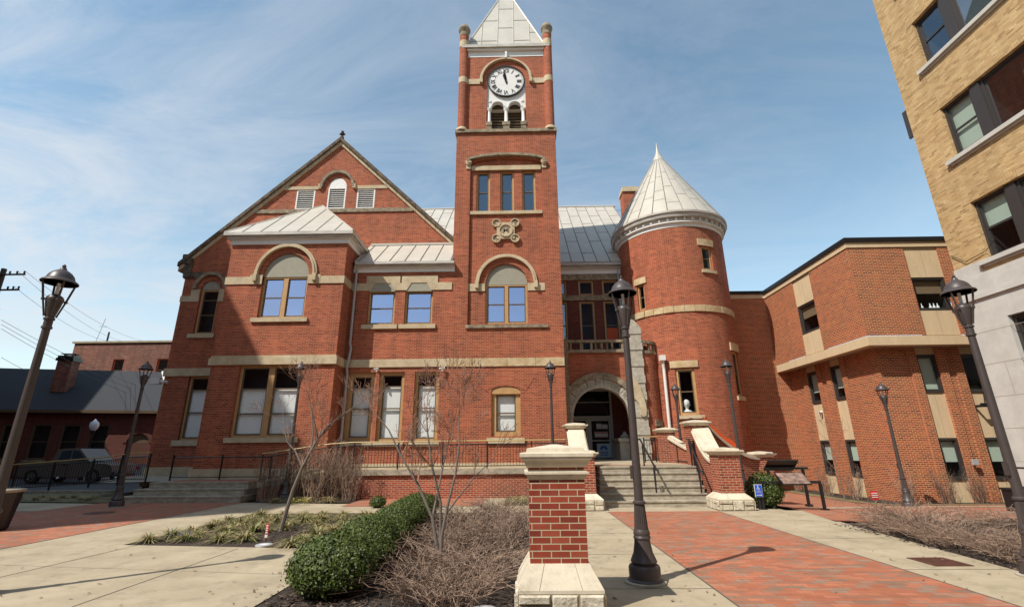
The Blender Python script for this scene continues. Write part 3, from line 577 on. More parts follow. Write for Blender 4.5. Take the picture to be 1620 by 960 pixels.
# --- pavilion
w = MB(); T = FY(PAV)
pu = (-11.2, -9.2, 7.05, 8.95, 1.08); pl = (-11.58, -8.96, 2.17, 5.04, 0)
wall(w, T, -12.8, -7.63, 0, 10.45, [pu, pl], .25); wall(w, FXp(-7.63), PAV, WING, 0, 10.45); wall(w, FXn(-12.8), -WING, -PAV, 0, 10.45)
w.build('pavilion_wall', 'brick', th)
window(th, T, *pu[:4], .2, cols=2, mull=.2, g='glass_sky', room='darkblue', sill=(-11.42, -9.0, 6.87, 7.05), blind='blind', bl=(0, .0))
s = MB(); s.prism(T, [(-11.2, 8.93), (-9.2, 8.93)] + lens(-11.2, -9.2, 8.95, 1.07)[1:-1], .08, .16); s.build('lunette_panel', 'panel', th)
s = MB(); s.arc(T, -10.2, 9.0, 1.22, 1.30, -.15, .02, n=34, ry=1.06); s.arc(T, -10.2, 9.0, 1.30, 1.38, -.10, .02, n=34, ry=1.06)
for a in (-11.5, -8.9): s.tbox(T, a - .08, a + .08, 8.7, 9.02, -.17, 0)
s.build('hood_mould', 'stone', th)
s = MB(); s.tbox(T, -11.75, -11.2, 8.58, 9.0, -.05, .1); s.tbox(T, -9.2, -8.65, 8.58, 9.0, -.05, .1); s.build('impost_block', 'stone', th)
s = MB(); s.tbox(T, -12.83, -11.75, 8.58, 8.92, -.04, .1); s.tbox(T, -8.65, -7.6, 8.58, 8.92, -.04, .1); s.tbox(FXp(-7.63), PAV, MAIN, 8.58, 8.92, -.04, .1); s.build('stone_band', 'stone', th)
window(th, T, *pl[:4], .22, cols=2, mull=.24, rows=(.31, .68), blind='blind', bl=(0, .68), g='glass', sill=(-11.72, -8.8, 1.97, 2.17), sashw=.05)
s = MB(); s.prism(FXp(-12.9), [(PAV - .12, 5.05), (PAV + .0, 5.4), (PAV, 5.05)], 0, 0.01) if False else None
for (a, b) in ((-12.88, -7.55),): s.tbox(T, a, b, 5.05, 5.34, -.1, .02); s.tbox(T, a + .05, b - .05, 5.34, 5.44, -.05, .02)
s.tbox(FXp(-7.63), PAV, MAIN, 5.05, 5.40, -.08, .02); s.tbox(FXn(-12.8), -WING, -PAV, 5.05, 5.4, -.06, .02)
s.build('belt_course', 'stone', th)
s = MB(); s.tbox(T, -12.9, -7.55, .2, 1.0, -.08, .02); s.tbox(FXp(-7.63), PAV, MAIN, .2, 1.0, -.08, .02); s.tbox(FXn(-12.8), -WING, -PAV, .2, 1.0, -.08, .02); s.build('stone_plinth', 'stone', th)
def cornice(x0, x1, yf, z0, z1, back, p=.3, par=th, ends=(1, 1)):
    s = MB(); e0, e1 = ends
    s.box(x0 - .06 * e0, x1 + .06 * e1, yf - .06, back, z0, z0 + (z1 - z0) * .42); s.box(x0 - .14 * e0, x1 + .14 * e1, yf - .14, back, z0 + (z1 - z0) * .42, z0 + (z1 - z0) * .5)
    o = s.build('cornice', 'white', par)
    s = MB(); h0 = z0 + (z1 - z0) * .5; 
    s.box(x0 - .2 * e0, x1 + .2 * e1, yf - .2, back, h0, h0 + (z1 - z0) * .22); s.box(x0 - p * e0, x1 + p * e1, yf - p, back, h0 + (z1 - z0) * .22, z1); s.build('gutter', 'whitedirty', o)
cornice(-12.8, -7.63, PAV, 10.45, 10.95, WING - .002)
# half-pyramid roof
L_, Rr, A_ = Vector((-13.1, PAV - .28, 10.96)), Vector((-7.33, PAV - .28, 10.96)), Vector((-10.25, WING - .02, 13.9))
s = MB(); s.poly([L_, Rr, A_]); s.poly([(-13.1, WING, 10.96), L_, A_]); s.poly([Rr, (-7.33, WING, 10.96), A_])
for a in (L_, Rr): s.tube([a, A_], .045, 6)
ro = s.build('pavilion_roof', 'roof', th)
s = MB()
for k in range(1, 7):
    u = L_.x + (Rr.x - L_.x) * k / 7; t = 1 - abs(2 * k / 7 - 1); p = Vector((u, L_.y, L_.z)); q = Vector((u, L_.y + (A_.y - L_.y) * t, L_.z + (A_.z - L_.z) * t)); s.tube([p, q], .028, 4)
for k in range(1, 4):
    for sx_, c in ((1, Rr), (-1, L_)):
        yv = c.y + (A_.y - c.y) * k / 4; t = k / 4
        s.tube([(c.x, yv, 10.98), (c.x + (A_.x - c.x) * t, yv, 10.98 + (A_.z - 10.96) * t)], .025, 4)
s.build('standing_seam', 'seam', ro)
# --- main range between pavilion and tower
w = MB(); T = FY(MAIN)
up2 = [(-6.82, -5.6), (-5.16, -3.9)]; lo3 = [(-7.42, -6.22), (-6.05, -4.97), (-4.53, -3.48)]
wall(w, T, -7.63, X0, 0, 9.4, [(a, b, 6.95, 8.55, 0) for a, b in up2] + [(a, b, 1.97, 4.86, 0) for a, b in lo3], .25)
w.build('main_wall', 'brick', th)
for i, (a, b) in enumerate(up2): window(th, T, a, b, 6.95, 8.55, .2, g='glass_sky', room='darkblue', sill=(a - .2, b + .17, 6.76, 6.95), fw_=.085, blind='blind', bl=(0, 0))
for i, (a, b) in enumerate(lo3): window(th, T, a, b, 1.97, 4.86, .22, rows=(.47, .82), blind='blind', bl=(0, .82), g='glass', sill=(a - .1, b + .1, 1.8, 1.97), fw_=.13 if i else .2)
s = MB(); 
for p in ([(-7.6, 8.55), (-6.75, 8.55), (-6.55, 8.9), (-7.6, 8.9)], [(-5.85, 8.9), (-5.65, 8.55), (-5.1, 8.55), (-4.9, 8.9)], [(-4.2, 8.9), (-4.0, 8.55), (X0, 8.55), (X0, 8.9)], [(-6.95, 8.9), (-5.42, 8.9), (-5.42, 9.24), (-6.95, 9.24)], [(-5.34, 8.9), (-3.7, 8.9), (-3.7, 9.24), (-5.34, 9.24)]): s.prism(T, p, -.045, .03)
s.build('stone_lintel', 'stone', th)
s = MB()
for a, b in up2: s.prism(T, [(a, 8.5), (b, 8.5), (b - .04, 8.62), (b - .22, 8.9), (a + .25, 8.9), (a + .06, 8.62)], -.02, .05)
s.build('transom_panel', 'panel', th)
s = MB(); s.tbox(T, -7.6, X0, 5.06, 5.4, -.06, .02); s.build('belt_course', 'stone', th)
s = MB(); s.tbox(T, -7.6, X0, .2, 1.12, -.06, .02); s.tbox(FY(TW), X0, X1, .2, 1.12, -.07, .0); s.build('stone_plinth', 'stone', th)
cornice(-7.63, X0 + .1, MAIN, 9.42, 9.85, WING, p=.32, ends=(-.5, 0))
s = MB(); s.poly([(-7.55, MAIN - .3, 9.86), (X0, MAIN - .3, 9.86), (X0, WING, 11.6), (-7.55, WING, 11.6)]); s.box(-7.5, X0, WING - .1, WING, 11.56, 11.66); ro = s.build('lean_to_roof', 'roof', th)
s = MB()
for k in range(7): x = -7.3 + k * .7; s.tube([(x, MAIN - .3, 9.87), (x, WING, 11.61)], .028, 4)
s.build('standing_seam', 'seam', ro)
s = MB(); s.tube([(-7.42, MAIN - .12, 9.5), (-7.42, MAIN - .12, 6.1), (-7.36, MAIN - .12, 5.9), (-7.36, MAIN - .22, 5.45), (-7.42, MAIN - .22, 5.0), (-7.42, MAIN - .12, 4.8), (-7.42, MAIN - .12, 1.0)], .055, 10); s.build('downspout', 'grey_metal', th)
# --- gabled wing
w = MB(); T = FY(WING); gx, gzp, sl_ = -9.64, 17.8, .962
hf = [lambda p: (gzp - sl_ * (p[0] - gx)) - p[1], lambda p: (gzp + sl_ * (p[0] - gx)) - p[1]]
wu = (-15.85, -14.92, 7.08, 9.38, .46); wl = (-15.6, -14.3, 2.15, 5.05, 0); lv = [(-11.72, -10.74, 13.72, 14.86, 0), (-10.05, -9.1, 13.72, 14.98, .6), (-8.5, -7.55, 13.72, 14.86, 0)]
wall(w, T, -16.78, -2.5, 0, 17.8, [wu, wl] + lv, .25, halfs=hf)
wall(w, FXn(-16.78), -42, -WING, 0, 10.9); wall(w, FXp(-2.5), 25.15, 42, 0, 10.9); wall(w, FYb(42), 2.5, 16.78, 0, 10.9)
w.build('gable_wall', 'brick', th)
window(th, T, *wu[:4], .2, rows=(.42, .78), g='glass', sill=(-16.05, -14.75, 6.88, 7.08)); window(th, T, *wl[:4], .22, rows=(.42, .80), blind='blind', bl=(0, .8), g='glass', sill=(-15.8, -14.2, 1.9, 2.15))
s = MB(); s.prism(T, [(-15.85, 9.36), (-14.92, 9.36)] + lens(-15.85, -14.92, 9.38, .46)[1:-1], .08, .16); s.build('lunette_panel', 'panel', th)
s = MB(); s.arc(T, -15.385, 9.4, .68, .84, -.13, .02, n=24, ry=1.02); s.build('hood_mould', 'stone_dark', th)
s = MB(); s.tbox(T, -16.8, -16.3, 8.72, 9.02, -.04, .1); s.tbox(T, -16.3, -15.87, 8.72, 9.36, -.04, .1); s.tbox(T, -14.9, -14.4, 8.72, 9.36, -.04, .1); s.tbox(T, -14.4, -12.8, 8.72, 9.02, -.04, .1)
s.tbox(T, -16.85, -12.8, 5.05, 5.42, -.06, .02); s.build('stone_band', 'stone', th)
s = MB(); s.tbox(T, -16.85, -12.8, .2, 1.0, -.08, .02); s.build('stone_plinth', 'stone', th)
for (x0, x1, z0, z1, r) in lv:
    s = MB(); e = .07
    s.tbox(T, x0, x0 + e, z0, z1, .0, .1); s.tbox(T, x1 - e, x1, z0, z1, .0, .1); s.tbox(T, x0 + e, x1 - e, z0, z0 + e, 0, .1); s.tbox(T, x0 + e, x1 - e, z1 - e, z1, 0, .1)
    n_ = 9
    for k in range(n_):
        z = z0 + e + (z1 - z0 - 2 * e) * (k + .1) / n_; h = (z1 - z0 - 2 * e) / n_
        s.poly([T(x0 + e, z, .04), T(x1 - e, z, .04), T(x1 - e, z + h * .8, .13), T(x0 + e, z + h * .8, .13)]); s.tbox(T, x0 + e, x1 - e, z - .012, z + .012, .035, .06)
    if r: s.prism(T, [(x0, z1), (x1, z1)] + lens(x0, x1, z1, .58)[1:-1], .02, .08)
    o = s.build('louvre', 'white', th)
    s = MB(); s.poly([T(x0, z0, .2), T(x1, z0, .2), T(x1, z1, .2), T(x0, z1, .2)]); s.build('louvre_back', 'dark', o)
s = MB()
for z0, z1 in ((14.87, 15.06),):
    xl = gx - (gzp - z1) / sl_ + .1; xr = gx + (gzp - z1) / sl_ - .1
    s.tbox(T, xl, -10.52, z0, z1, -.04, .05); s.tbox(T, -8.62, xr, z0, z1, -.04, .05)
for a in (-10.5, -8.68): s.tbox(T, a - .07, a + .09, 14.9, 15.15, -.13, 0)
s.build('stone_band', 'stone', th)
s = MB(); z0, z1 = 13.5, 13.71; s.tbox(T, gx - (gzp - z1) / sl_ + .1, gx + (gzp - z1) / sl_ - .1, z0, z1, -.06, .05); s.build('sill_course', 'stone_dark', th)
s = MB(); s.arc(T, -9.575, 14.98, .78, .92, -.14, .02, n=26, ry=1.08); s.build('hood_mould', 'stone_dark', th)
# raked coping
s = MB(); cp = MB()
for sg in (-1, 1):
    n = 14
    for k in range(n):
        a0 = 7.55 * k / n; a1 = 7.55 * (k + 1) / n - .015
        for mb, o0, o1, w0, w1 in ((s, .0, .16, -.2, .45), (cp, -.17, .0, -.08, .3)):
            q = [(gx + sg * a0, gzp - sl_ * a0 + o0 * 1.35), (gx + sg * a1, gzp - sl_ * a1 + o0 * 1.35), (gx + sg * a1, gzp - sl_ * a1 + o1 * 1.35), (gx + sg * a0, gzp - sl_ * a0 + o1 * 1.35)]
            mb.prism(T, q, w0, w1)
s.build('gable_coping', 'stone_black', th); cp.build('coping_moulding', 'stone', th)
s = MB(); s.lathe([(.11, 17.9), (.11, 18.1), (.06, 18.14), (.05, 18.22), (.12, 18.27), (.12, 18.31), (.04, 18.34), (.08, 18.40), (.08, 18.46), (.02, 18.52)], (gx, WING - .02, 0), 12); s.box(gx - .15, gx + .15, WING - .05, WING + .02, 18.25, 18.33); s.build('gable_finial', 'stone_black', th)
s = MB(); s.tbox(T, -16.95, -16.5, 10.7, 11.0, -.15, .4); s.tbox(T, -17.0, -16.75, 11.0, 11.2, -.18, .4); s.tbox(T, -16.86, -16.5, 10.0, 10.7, -.1, .3); s.tbox(T, -16.86, -15.9, 9.95, 10.28, -.04, .1); s.build('kneeler_stone', 'stone_black', th)
# --- roofs behind: gabled wing roof and the long main roof
s = MB(); e = .12
s.poly([(-16.9, WING + .3, 10.95), (gx, WING + .3, gzp + .1), (gx, 42, gzp + .1), (-16.9, 42, 10.95)]); s.poly([(gx, WING + .3, gzp + .1), (-2.4, WING + .3, 10.9), (-2.4, 42, 10.9), (gx, 42, gzp + .1)])
s.build('wing_roof', 'roof', th)
EY, EZ, RY, RZ = ENT - .35, 11.62, 32.6, 19.35
s = MB(); s.poly([(-9.6, EY, EZ), (7.3, EY, EZ), (7.3, RY, RZ), (-9.6, RY, RZ)]); s.poly([(7.3, RY, RZ), (7.3, 41, EZ), (-9.6, 41, EZ), (-9.6, RY, RZ)]); s.poly([(7.3, EY, EZ), (7.3, 41, EZ), (7.3, RY, RZ)]); s.tube([(-9.6, RY, RZ), (7.4, RY, RZ)], .09, 6)
ro = s.build('main_roof', 'roof', th)
s = MB(); k = 0; x = -9.3
while x < 7.3:
    s.tube([(x, EY, EZ + .01), (x, RY, RZ + .01)], .03, 4)
    for t in ((.12, .45, .78), (.3, .62, .9))[k % 2]: y = EY + (RY - EY) * t; z = EZ + (RZ - EZ) * t; s.box(x, x + .72, y - .01, y + .012, z - .012, z + .02)
    x += .72; k += 1
s.build('standing_seam', 'seam', ro)
s = MB(); s.box(7.5, 8.6, 30.2, 31.2, 14, 19.2); o = s.build('chimney', 'brick', th)
s = MB(); s.box(7.42, 8.68, 30.1, 31.3, 19.2, 19.32); s.box(7.48, 8.62, 30.15, 31.25, 19.32, 19.6); s.build('chimney_cap', 'stone', o)
# --- entrance bay
w = MB(); T = FY(ARC); AX, AZ, AR, AO = 3.73, 3.0, 1.32, 2.0
wall(w, T, X1 - .2, 5.3, .9, 6.05, [(AX - AR, AX + AR, .9, AZ, AR * 1.05)], .5)
w.poly([(2.05, ARC + .5, 1), (2.05, ENT + .1, 1.1), (2.05, ENT + .1, 5.5), (2.05, ARC + .5, 5.5)]); w.poly([(5.4, ARC + .5, 1), (5.4, ENT + .1, 1.1), (5.4, ENT + .1, 5.5), (5.4, ARC + .5, 5.5)])
w.build('porch_wall', 'brick', th)
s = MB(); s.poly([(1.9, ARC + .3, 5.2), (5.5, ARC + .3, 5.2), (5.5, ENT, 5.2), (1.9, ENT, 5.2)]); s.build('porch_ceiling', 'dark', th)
s = MB(); k = 13
for i in range(k):
    a0 = -6 + 192 * i / k; s.arc(T, AX, AZ, AR, AO - .28, -.06 - .02 * (i % 2), .12, a0 + .6, a0 + 192 / k - .6, 3, ry=1.05)
s.arc(T, AX, AZ, AR - .02, AR + .1, -.1, .3, 0, 180, 30, ry=1.05)
s.tbox(T, AX - AR - .7, AX - AR, .95, AZ, -.05, .45); s.tbox(T, AX + AR, AX + AR + .3, .95, AZ, -.05, .45)
ao = s.build('entrance_arch', 'stone_grey', th)
s = MB(); s.arc(T, AX, AZ, AO - .28, AO - .02, -.16, .05, 12, 168, 30, ry=1.05); s.build('arch_hood', 'stone_dark', ao)
s = MB()
for i in range(1, 12):
    am = R_(-6 + 192 * (i + .5) / k); rr = (AR + AO - .28) / 2 + .04; cx_, cz_ = AX + rr * math.cos(am), AZ + rr * 1.05 * math.sin(am)
    d = (math.cos(am), math.sin(am)); n = (-d[1], d[0]); q = lambda r, t: (cx_ + d[0] * r + n[0] * t, cz_ + d[1] * r + n[1] * t)
    for t in (-.09, .06): s.prism(T, [q(-.13, t), q(.13, t), q(.13, t + .035), q(-.13, t + .035)], -.1, -.05)
    s.prism(T, [q(-.02, -.08), q(.02, -.08), q(.02, .08), q(-.02, .08)], -.1, -.05)
s.arc(T, AX, AZ + 1.86, .1, .15, -.14, -.05, 0, 300, 14); s.build('arch_carving', 'stone_grey', ao)
# carved scroll bracket east of the arch
s = MB(); q0 = [(5.02, 4.9), (5.25, 4.85), (5.5, 4.45), (5.68, 3.9), (5.75, 3.3), (5.7, 3.05), (5.55, 3.0), (5.45, 3.1), (5.5, 3.25), (5.42, 3.6), (5.2, 3.9), (5.05, 4.2)]
s.prism(FY(ARC - .36), q0, -.07, .05); s.build('scroll_bracket', 'stone', th)
s = MB(); z = 1.0; k = 0
while z < 6.9:
    h = .36 if k % 2 else .42; o_ = .03 if k % 2 else 0; s.box(5.25 - o_, 5.8 + o_, ARC - .34 - o_, ARC + .4, z + .008, min(z + h, 7.0)); z += h; k += 1
s.prism(FY(ARC - .34), [(5.2, 6.95), (5.85, 6.95), (5.82, 7.2), (5.55, 7.55), (5.25, 7.7), (5.2, 7.5)], 0, .5)
s.build('stone_pier', 'stone_grey', th)
s = MB(); s.box(1.93, 2.28, ARC - .2, ARC + .3, .9, 6.75); s.build('stone_pilaster', 'stone_dark', th)
s = MB(); s.box(1.9, 5.3, ARC - .12, ENT, 6.05, 6.2); s.box(2.2, 5.3, ARC - .1, ARC + .1, 6.56, 6.68)
for x in (2.45, 2.95, 3.45, 3.95, 4.45, 4.95): s.box(x - .05, x + .05, ARC - .06, ARC + .06, 6.2, 6.56)
s.build('balcony', 'stone_dark', th)
# stair drum beside the porch
w = MB(); DT = CYL(5.75, ARC + .75, .98); a0 = 0; wall(w, DT, -.1, 1.75, .9, 5.95, du=.12, holes=[(.55, .85, 1.9, 2.6, 0)], d=.15); w.build('stair_drum', 'brick', th)
s = MB()
for k in range(16): s.tbox(DT, -.1 + 1.85 * k / 16, -.1 + 1.85 * (k + 1) / 16, 5.95, 6.1, -.05, .2); s.tbox(DT, -.1 + 1.85 * k / 16, -.1 + 1.85 * (k + 1) / 16, 6.45, 6.58, -.05, .15)
for k in range(5): s.tbox(DT, .05 + k * .38, .16 + k * .38, 6.1, 6.45, .0, .1)
s.build('drum_parapet', 'stone_dark', th)
s = MB(); s.tbox(DT, .42, .98, 2.6, 2.88, -.06, .1, n=3); s.build('stone_lintel', 'stone_dark', th)
s = MB(); s.tbox(DT, .5, .9, 1.85, 2.65, .12, .15); s.build('stair_window', 'dark', th)
# upper entrance wall; the tower's shade is also put into its darker brick colour
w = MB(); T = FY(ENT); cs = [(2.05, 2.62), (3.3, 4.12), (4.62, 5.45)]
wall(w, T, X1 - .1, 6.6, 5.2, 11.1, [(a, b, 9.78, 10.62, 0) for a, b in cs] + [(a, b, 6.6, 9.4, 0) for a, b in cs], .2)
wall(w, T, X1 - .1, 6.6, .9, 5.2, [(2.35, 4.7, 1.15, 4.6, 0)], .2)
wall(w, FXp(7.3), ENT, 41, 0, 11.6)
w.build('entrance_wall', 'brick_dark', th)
for i, (a, b) in enumerate(cs):
    window(th, T, a, b, 9.78, 10.62, .15, rows=(), g='glass_mid', room='darkblue', fw_=.07); window(th, T, a, b, 6.6, 9.4, .15, rows=(.16, .52), g='glass_mid', room='darkblue', fw_=.08, blind='orange' if i == 2 else 'blind', bl=(.2, .48) if i == 2 else (0, 0))
s = MB(); s.tbox(T, X1, 6.4, 9.45, 9.75, -.06, .02); s.tbox(T, X1, 6.4, 10.64, 10.98, -.06, .02); s.build('stone_band', 'stone_dark', th)
cornice(X1, 5.75, ENT, 11.0, 11.6, ENT + .3, p=.33, ends=(0, 0))
s = MB(); s.tube([(5.5, ENT - .2, 11.1), (5.5, ENT - .2, 6.3)], .05, 8); s.build('downspout', 'grey_metal', th)
# glazed entrance doors
T = FY(ENT + .06); s = MB()
for a, b, c, d in ((2.35, 2.43, 1.15, 4.6), (4.60, 4.7, 1.15, 4.6), (2.43, 4.6, 3.12, 3.24), (2.43, 4.6, 4.5, 4.6), (2.43, 4.6, 3.92, 3.96), (3.42, 3.50, 1.15, 3.12)): s.tbox(T, a, b, c, d, 0, .1)
df = s.build('door_frame', 'grey_metal', th)
s = MB(); s.poly([T(2.43, 3.24, .05), T(4.6, 3.24, .05), T(4.6, 4.5, .05), T(2.43, 4.5, .05)]); s.build('transom_glass', 'glass', df)
for a, b in ((2.45, 3.41), (3.51, 4.58)):
    s = MB()
    for u0, u1, v0, v1 in ((a, a + .09, 1.18, 3.1), (b - .09, b, 1.18, 3.1), (a + .09, b - .09, 1.18, 1.42), (a + .09, b - .09, 3.0, 3.1), (a + .09, b - .09, 2.0, 2.05)): s.tbox(T, u0, u1, v0, v1, .02, .08)
    d = s.build('door', 'grey_metal', th); s = MB(); s.poly([T(a + .09, 1.42, .05), T(b - .09, 1.42, .05), T(b - .09, 3.0, .05), T(a + .09, 3.0, .05)]); s.build('pane', 'glass', d)
    if a > 3: DOOR = d
s = MB(); s.tbox(T, 3.82, 4.5, 1.22, 1.88, -.0, .015); ps = s.build('poster', 'poster', DOOR)
s = MB(); s.arc(T, 4.16, 1.6, .06, .19, -.012, -.001, -10, 190, 18); s.build('poster_emblem', 'navy', ps)
s = MB(); [s.tbox(T, 3.98, 4.36, z, z + .035, -.008, -.001) for z in (1.45, 1.38, 1.31)]; s.build('poster_lettering', 'navy', ps)
s = MB(); s.tbox(T, 3.75, 4.4, 2.18, 2.46, .0, .012); pn = s.build('notice', 'paper', DOOR); s = MB(); s.tbox(T, 3.77, 4.38, 2.38, 2.44, -.008, -.001); s.tbox(T, 3.77, 4.38, 2.19, 2.22, -.008, -.001); s.build('notice_stripe', 'red_ink', pn)
s = MB(); s.tbox(T, 3.85, 4.12, 2.6, 2.86, .0, .012); s.tbox(T, 4.14, 4.42, 2.6, 2.82, .0, .012); s.build('notice', 'paper', DOOR)
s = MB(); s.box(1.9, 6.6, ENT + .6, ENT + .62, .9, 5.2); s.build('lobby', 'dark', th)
# --- round turret
TCX, TCY, TR = 8.48, 24.9, 2.8
T = CYL(TCX, TCY, TR); D = lambda deg: R_(deg) * TR
w = MB(); tw = [(D(15), D(28), 10.12, 11.4, 0), (D(-57.5), D(-48.5), 8.35, 9.7, 0), (D(-25.2), D(-7.7), 3.07, 5.2, 0), (D(38.5), D(52), 3.95, 6.1, 0)]
wall(w, T, -math.pi * TR, math.pi * TR, 0, 12.6, tw, .22, du=.14); w.build('turret_wall', 'brick', th, smooth=True)
window(th, T, *tw[0][:4], .16, fw_=.09, seg=3, g='glass', room='dark'); window(th, T, *tw[1][:4], .16, fw_=.07, seg=2, g='glass'); w3 = window(th, T, *tw[2][:4], .16, fw_=.11, seg=3, g='glass', deep=1.2); window(th, T, *tw[3][:4], .16, fw_=.09, seg=3, g='glass')
s = MB()
for a, b, c, d, n in ((11.4, 31, 11.42, 11.78, 6), (-60, -45, 9.72, 10.05, 5), (-29.5, -4, 5.24, 5.56, 8), (36, 55, 6.12, 6.5, 6)): s.tbox(T, D(a), D(b), c, d, -.06, .1, n=n)
s.build('stone_lintel', 'stone_rough', th)
s = MB()
for a, b, c, d, n in ((12.5, 30.5, 9.95, 10.11, 6), (-27, -3.5, 2.9, 3.06, 8), (36, 54, 3.75, 3.94, 6)): s.tbox(T, D(a), D(b), c, d, -.08, .1, n=n)
s.build('sill', 'stone', th)
s = MB()
for k in range(36): s.tbox(T, D(-180 + k * 10 + .2), D(-180 + k * 10 + 9.8), 7.94, 8.26, -.05 - .02 * (k % 3 == 0), .05, n=3)
s.build('stone_band', 'stone_rough', th)
s = MB(); s.lathe([(TR + .02, 12.45), (TR + .02, 12.62), (TR + .14, 12.66), (TR + .14, 12.72), (TR + .03, 12.74), (TR + .03, 12.92)], (TCX, TCY, 0), 96)
for k in range(44):
    a = R_(k * 360 / 44); c_, s_ = math.cos(a), math.sin(a); q = [Vector((TCX + r * c_ - t * s_, TCY + r * s_ + t * c_, 0)) for r, t in ((TR, -.05), (TR + .16, -.05), (TR + .16, .05), (TR, .05))]
    b0_ = [p + Vector((0, 0, 12.76)) for p in q]; b1_ = [p + Vector((0, 0, 12.92)) for p in q]
    s.poly(b0_); 
    for i in range(4): s.poly([b0_[i], b0_[(i + 1) % 4], b1_[(i + 1) % 4], b1_[i]])
to = s.build('turret_cornice', 'white', th, smooth=True)
s = MB(); s.lathe([(TR, 12.92), (TR + .26, 12.93), (TR + .30, 13.1), (TR + .36, 13.14), (TR + .36, 13.24), (TR + .2, 13.26)], (TCX, TCY, 0), 96); s.build('turret_gutter', 'whitedirty', to, smooth=True)
# cone: base z 13.25, tip found from its outline
CT = 18.7; s = MB(); s.lathe([(TR + .34, 13.25), (.30, CT - .55), (.34, CT - .6), (.30, CT - .45), (.12, CT - .05), (.05, CT + .35), (.012, CT + .75)], (TCX, TCY, 0), 64); ro = s.build('turret_roof', 'roof', th, smooth=True)
s = MB()
for k in range(26):
    a = R_(k * 360 / 26 + 5); c_, s_ = math.cos(a), math.sin(a); r0 = TR + .345; s.tube([(TCX + r0 * c_, TCY + r0 * s_, 13.26), (TCX + .31 * c_, TCY + .31 * s_, CT - .55)], [.024, .014], 4)
    for t in ((.13, .42, .7), (.27, .55), (.20, .36, .62))[k % 3]:
        r = r0 + (.3 - r0) * t + .006; z = 13.25 + (CT - .55 - 13.25) * t; b = R_((k + 1) * 360 / 26 + 5)
        for i in range(4):
            p = a + (b - a) * i / 4; q = a + (b - a) * (i + 1) / 4
            s.poly([(TCX + r * math.cos(p), TCY + r * math.sin(p), z), (TCX + r * math.cos(q), TCY + r * math.sin(q), z), (TCX + (r - .006) * math.cos(q), TCY + (r - .006) * math.sin(q), z + .02), (TCX + (r - .006) * math.cos(p), TCY + (r - .006) * math.sin(p), z + .02)])
s.build('standing_seam', 'seam', ro)
s = MB(); s.tube([(6.75, 22.35, 5.7), (6.8, 22.45, 5.2), (6.8, 22.5, 1.2)], .07, 10); s.box(6.62, 6.88, 22.25, 22.5, 5.6, 5.85); s.build('downspout', 'white', th)
# plaster bust standing behind the turret window
b = thing('plaster_bust', 'white plaster head and shoulders behind the round turret\'s lower window', 'bust', (7.72, 22.55, 3.1))
s = MB(); c = Vector((7.72, 22.62, 3.08))
prof = [(.22, 0), (.27, .05), (.26, .14), (.20, .2), (.10, .24), (.085, .3), (.1, .34), (.15, .42), (.17, .52), (.16, .61), (.11, .69), (.04, .73)]
s.lathe(prof, c, 20); s.lathe([(.03, .46), (.035, .5), (.02, .56)], c + Vector((-.03, -.165, 0)), 8)
for sg in (-1, 1): s.lathe([(.02, .45), (.035, .5), (.02, .55)], c + Vector((sg * .165, 0, 0)), 8)
s.build('bust_body', 'plaster', b, smooth=True)
# ================================================================== MODERN ANNEX
mo = thing('office_annex', 'modern brown brick office block with tan precast bands and an overhanging upper storey', 'office building', (18, 22, -.4))
w = MB(); s = MB(); k_ = MB()
SX, FYm, LY = 13.8, 18.6, 25.6
# upper storey, side wall facing the plaza (u = -y)
T = FXn(SX); wall(w, T, -LY, -FYm, 5.84, 9.62, [(-22.85, -21.4, 5.84, 9.62, 0)], .05)
T = FY(FYm); wall(w, T, SX, 26, 5.84, 9.62, [(16.12, 17.5, 5.84, 9.62, 0)], .05)
wall(w, FY(LY), 9.5, 14.5, -1, 9.62); w.build('upper_wall', 'brick_new', mo)
for T, a, b in ((FXn(SX), -22.85, -21.4), (FY(FYm), 16.12, 17.5)):
    s = MB(); s.tbox(T, a, b, 5.84, 6.85, .04, .2); s.tbox(T, a, b, 8.28, 9.62, .04, .2)
    s.tbox(T, (a + b) / 2 - .006, (a + b) / 2 + .006, 5.84, 6.85, .034, .05, m=1); s.tbox(T, (a + b) / 2 - .006, (a + b) / 2 + .006, 8.28, 9.62, .034, .05, m=1); s.build('precast_panel', ['tan', 'joint'], mo)
    window(mo, T, a, b, 6.85, 8.28, .16, fr='bronze', sash='bronze', rows=(), g='glass', blind='blind_tan', bl=(.55, 1), fw_=.09, deep=2.0)
s = MB(); s.box(SX - .03, 26, FYm - .03, FYm + .3, 5.45, 5.82); s.box(SX - .03, SX + .3, FYm + .3, LY - .03, 5.45, 5.82)
s.box(SX - .04, 26, FYm - .04, FYm + .3, 9.62, 9.86); s.box(SX - .04, SX + .3, FYm + .3, LY - .04, 9.62, 9.86); s.box(9.5, SX + .3, LY - .04, LY + .3, 9.62, 9.86); s.build('precast_band', 'tan', mo)
s = MB(); s.box(SX - .1, 26, FYm - .1, FYm + .3, 9.86, 10.05); s.box(SX - .1, SX + .3, FYm + .3, LY - .1, 9.86, 10.05); s.box(9.5, SX + .3, LY - .1, LY + .3, 9.86, 10.05)
s.box(SX + .3, 26, FYm + .3, 40, 9.9, 9.95); s.build('parapet_cap', 'black', mo)
s = MB(); s.poly([(SX, FYm, 5.46), (26, FYm, 5.46), (26, 26, 5.46), (SX, 26, 5.46)]); s.build('soffit', 'concrete_dirty', mo)
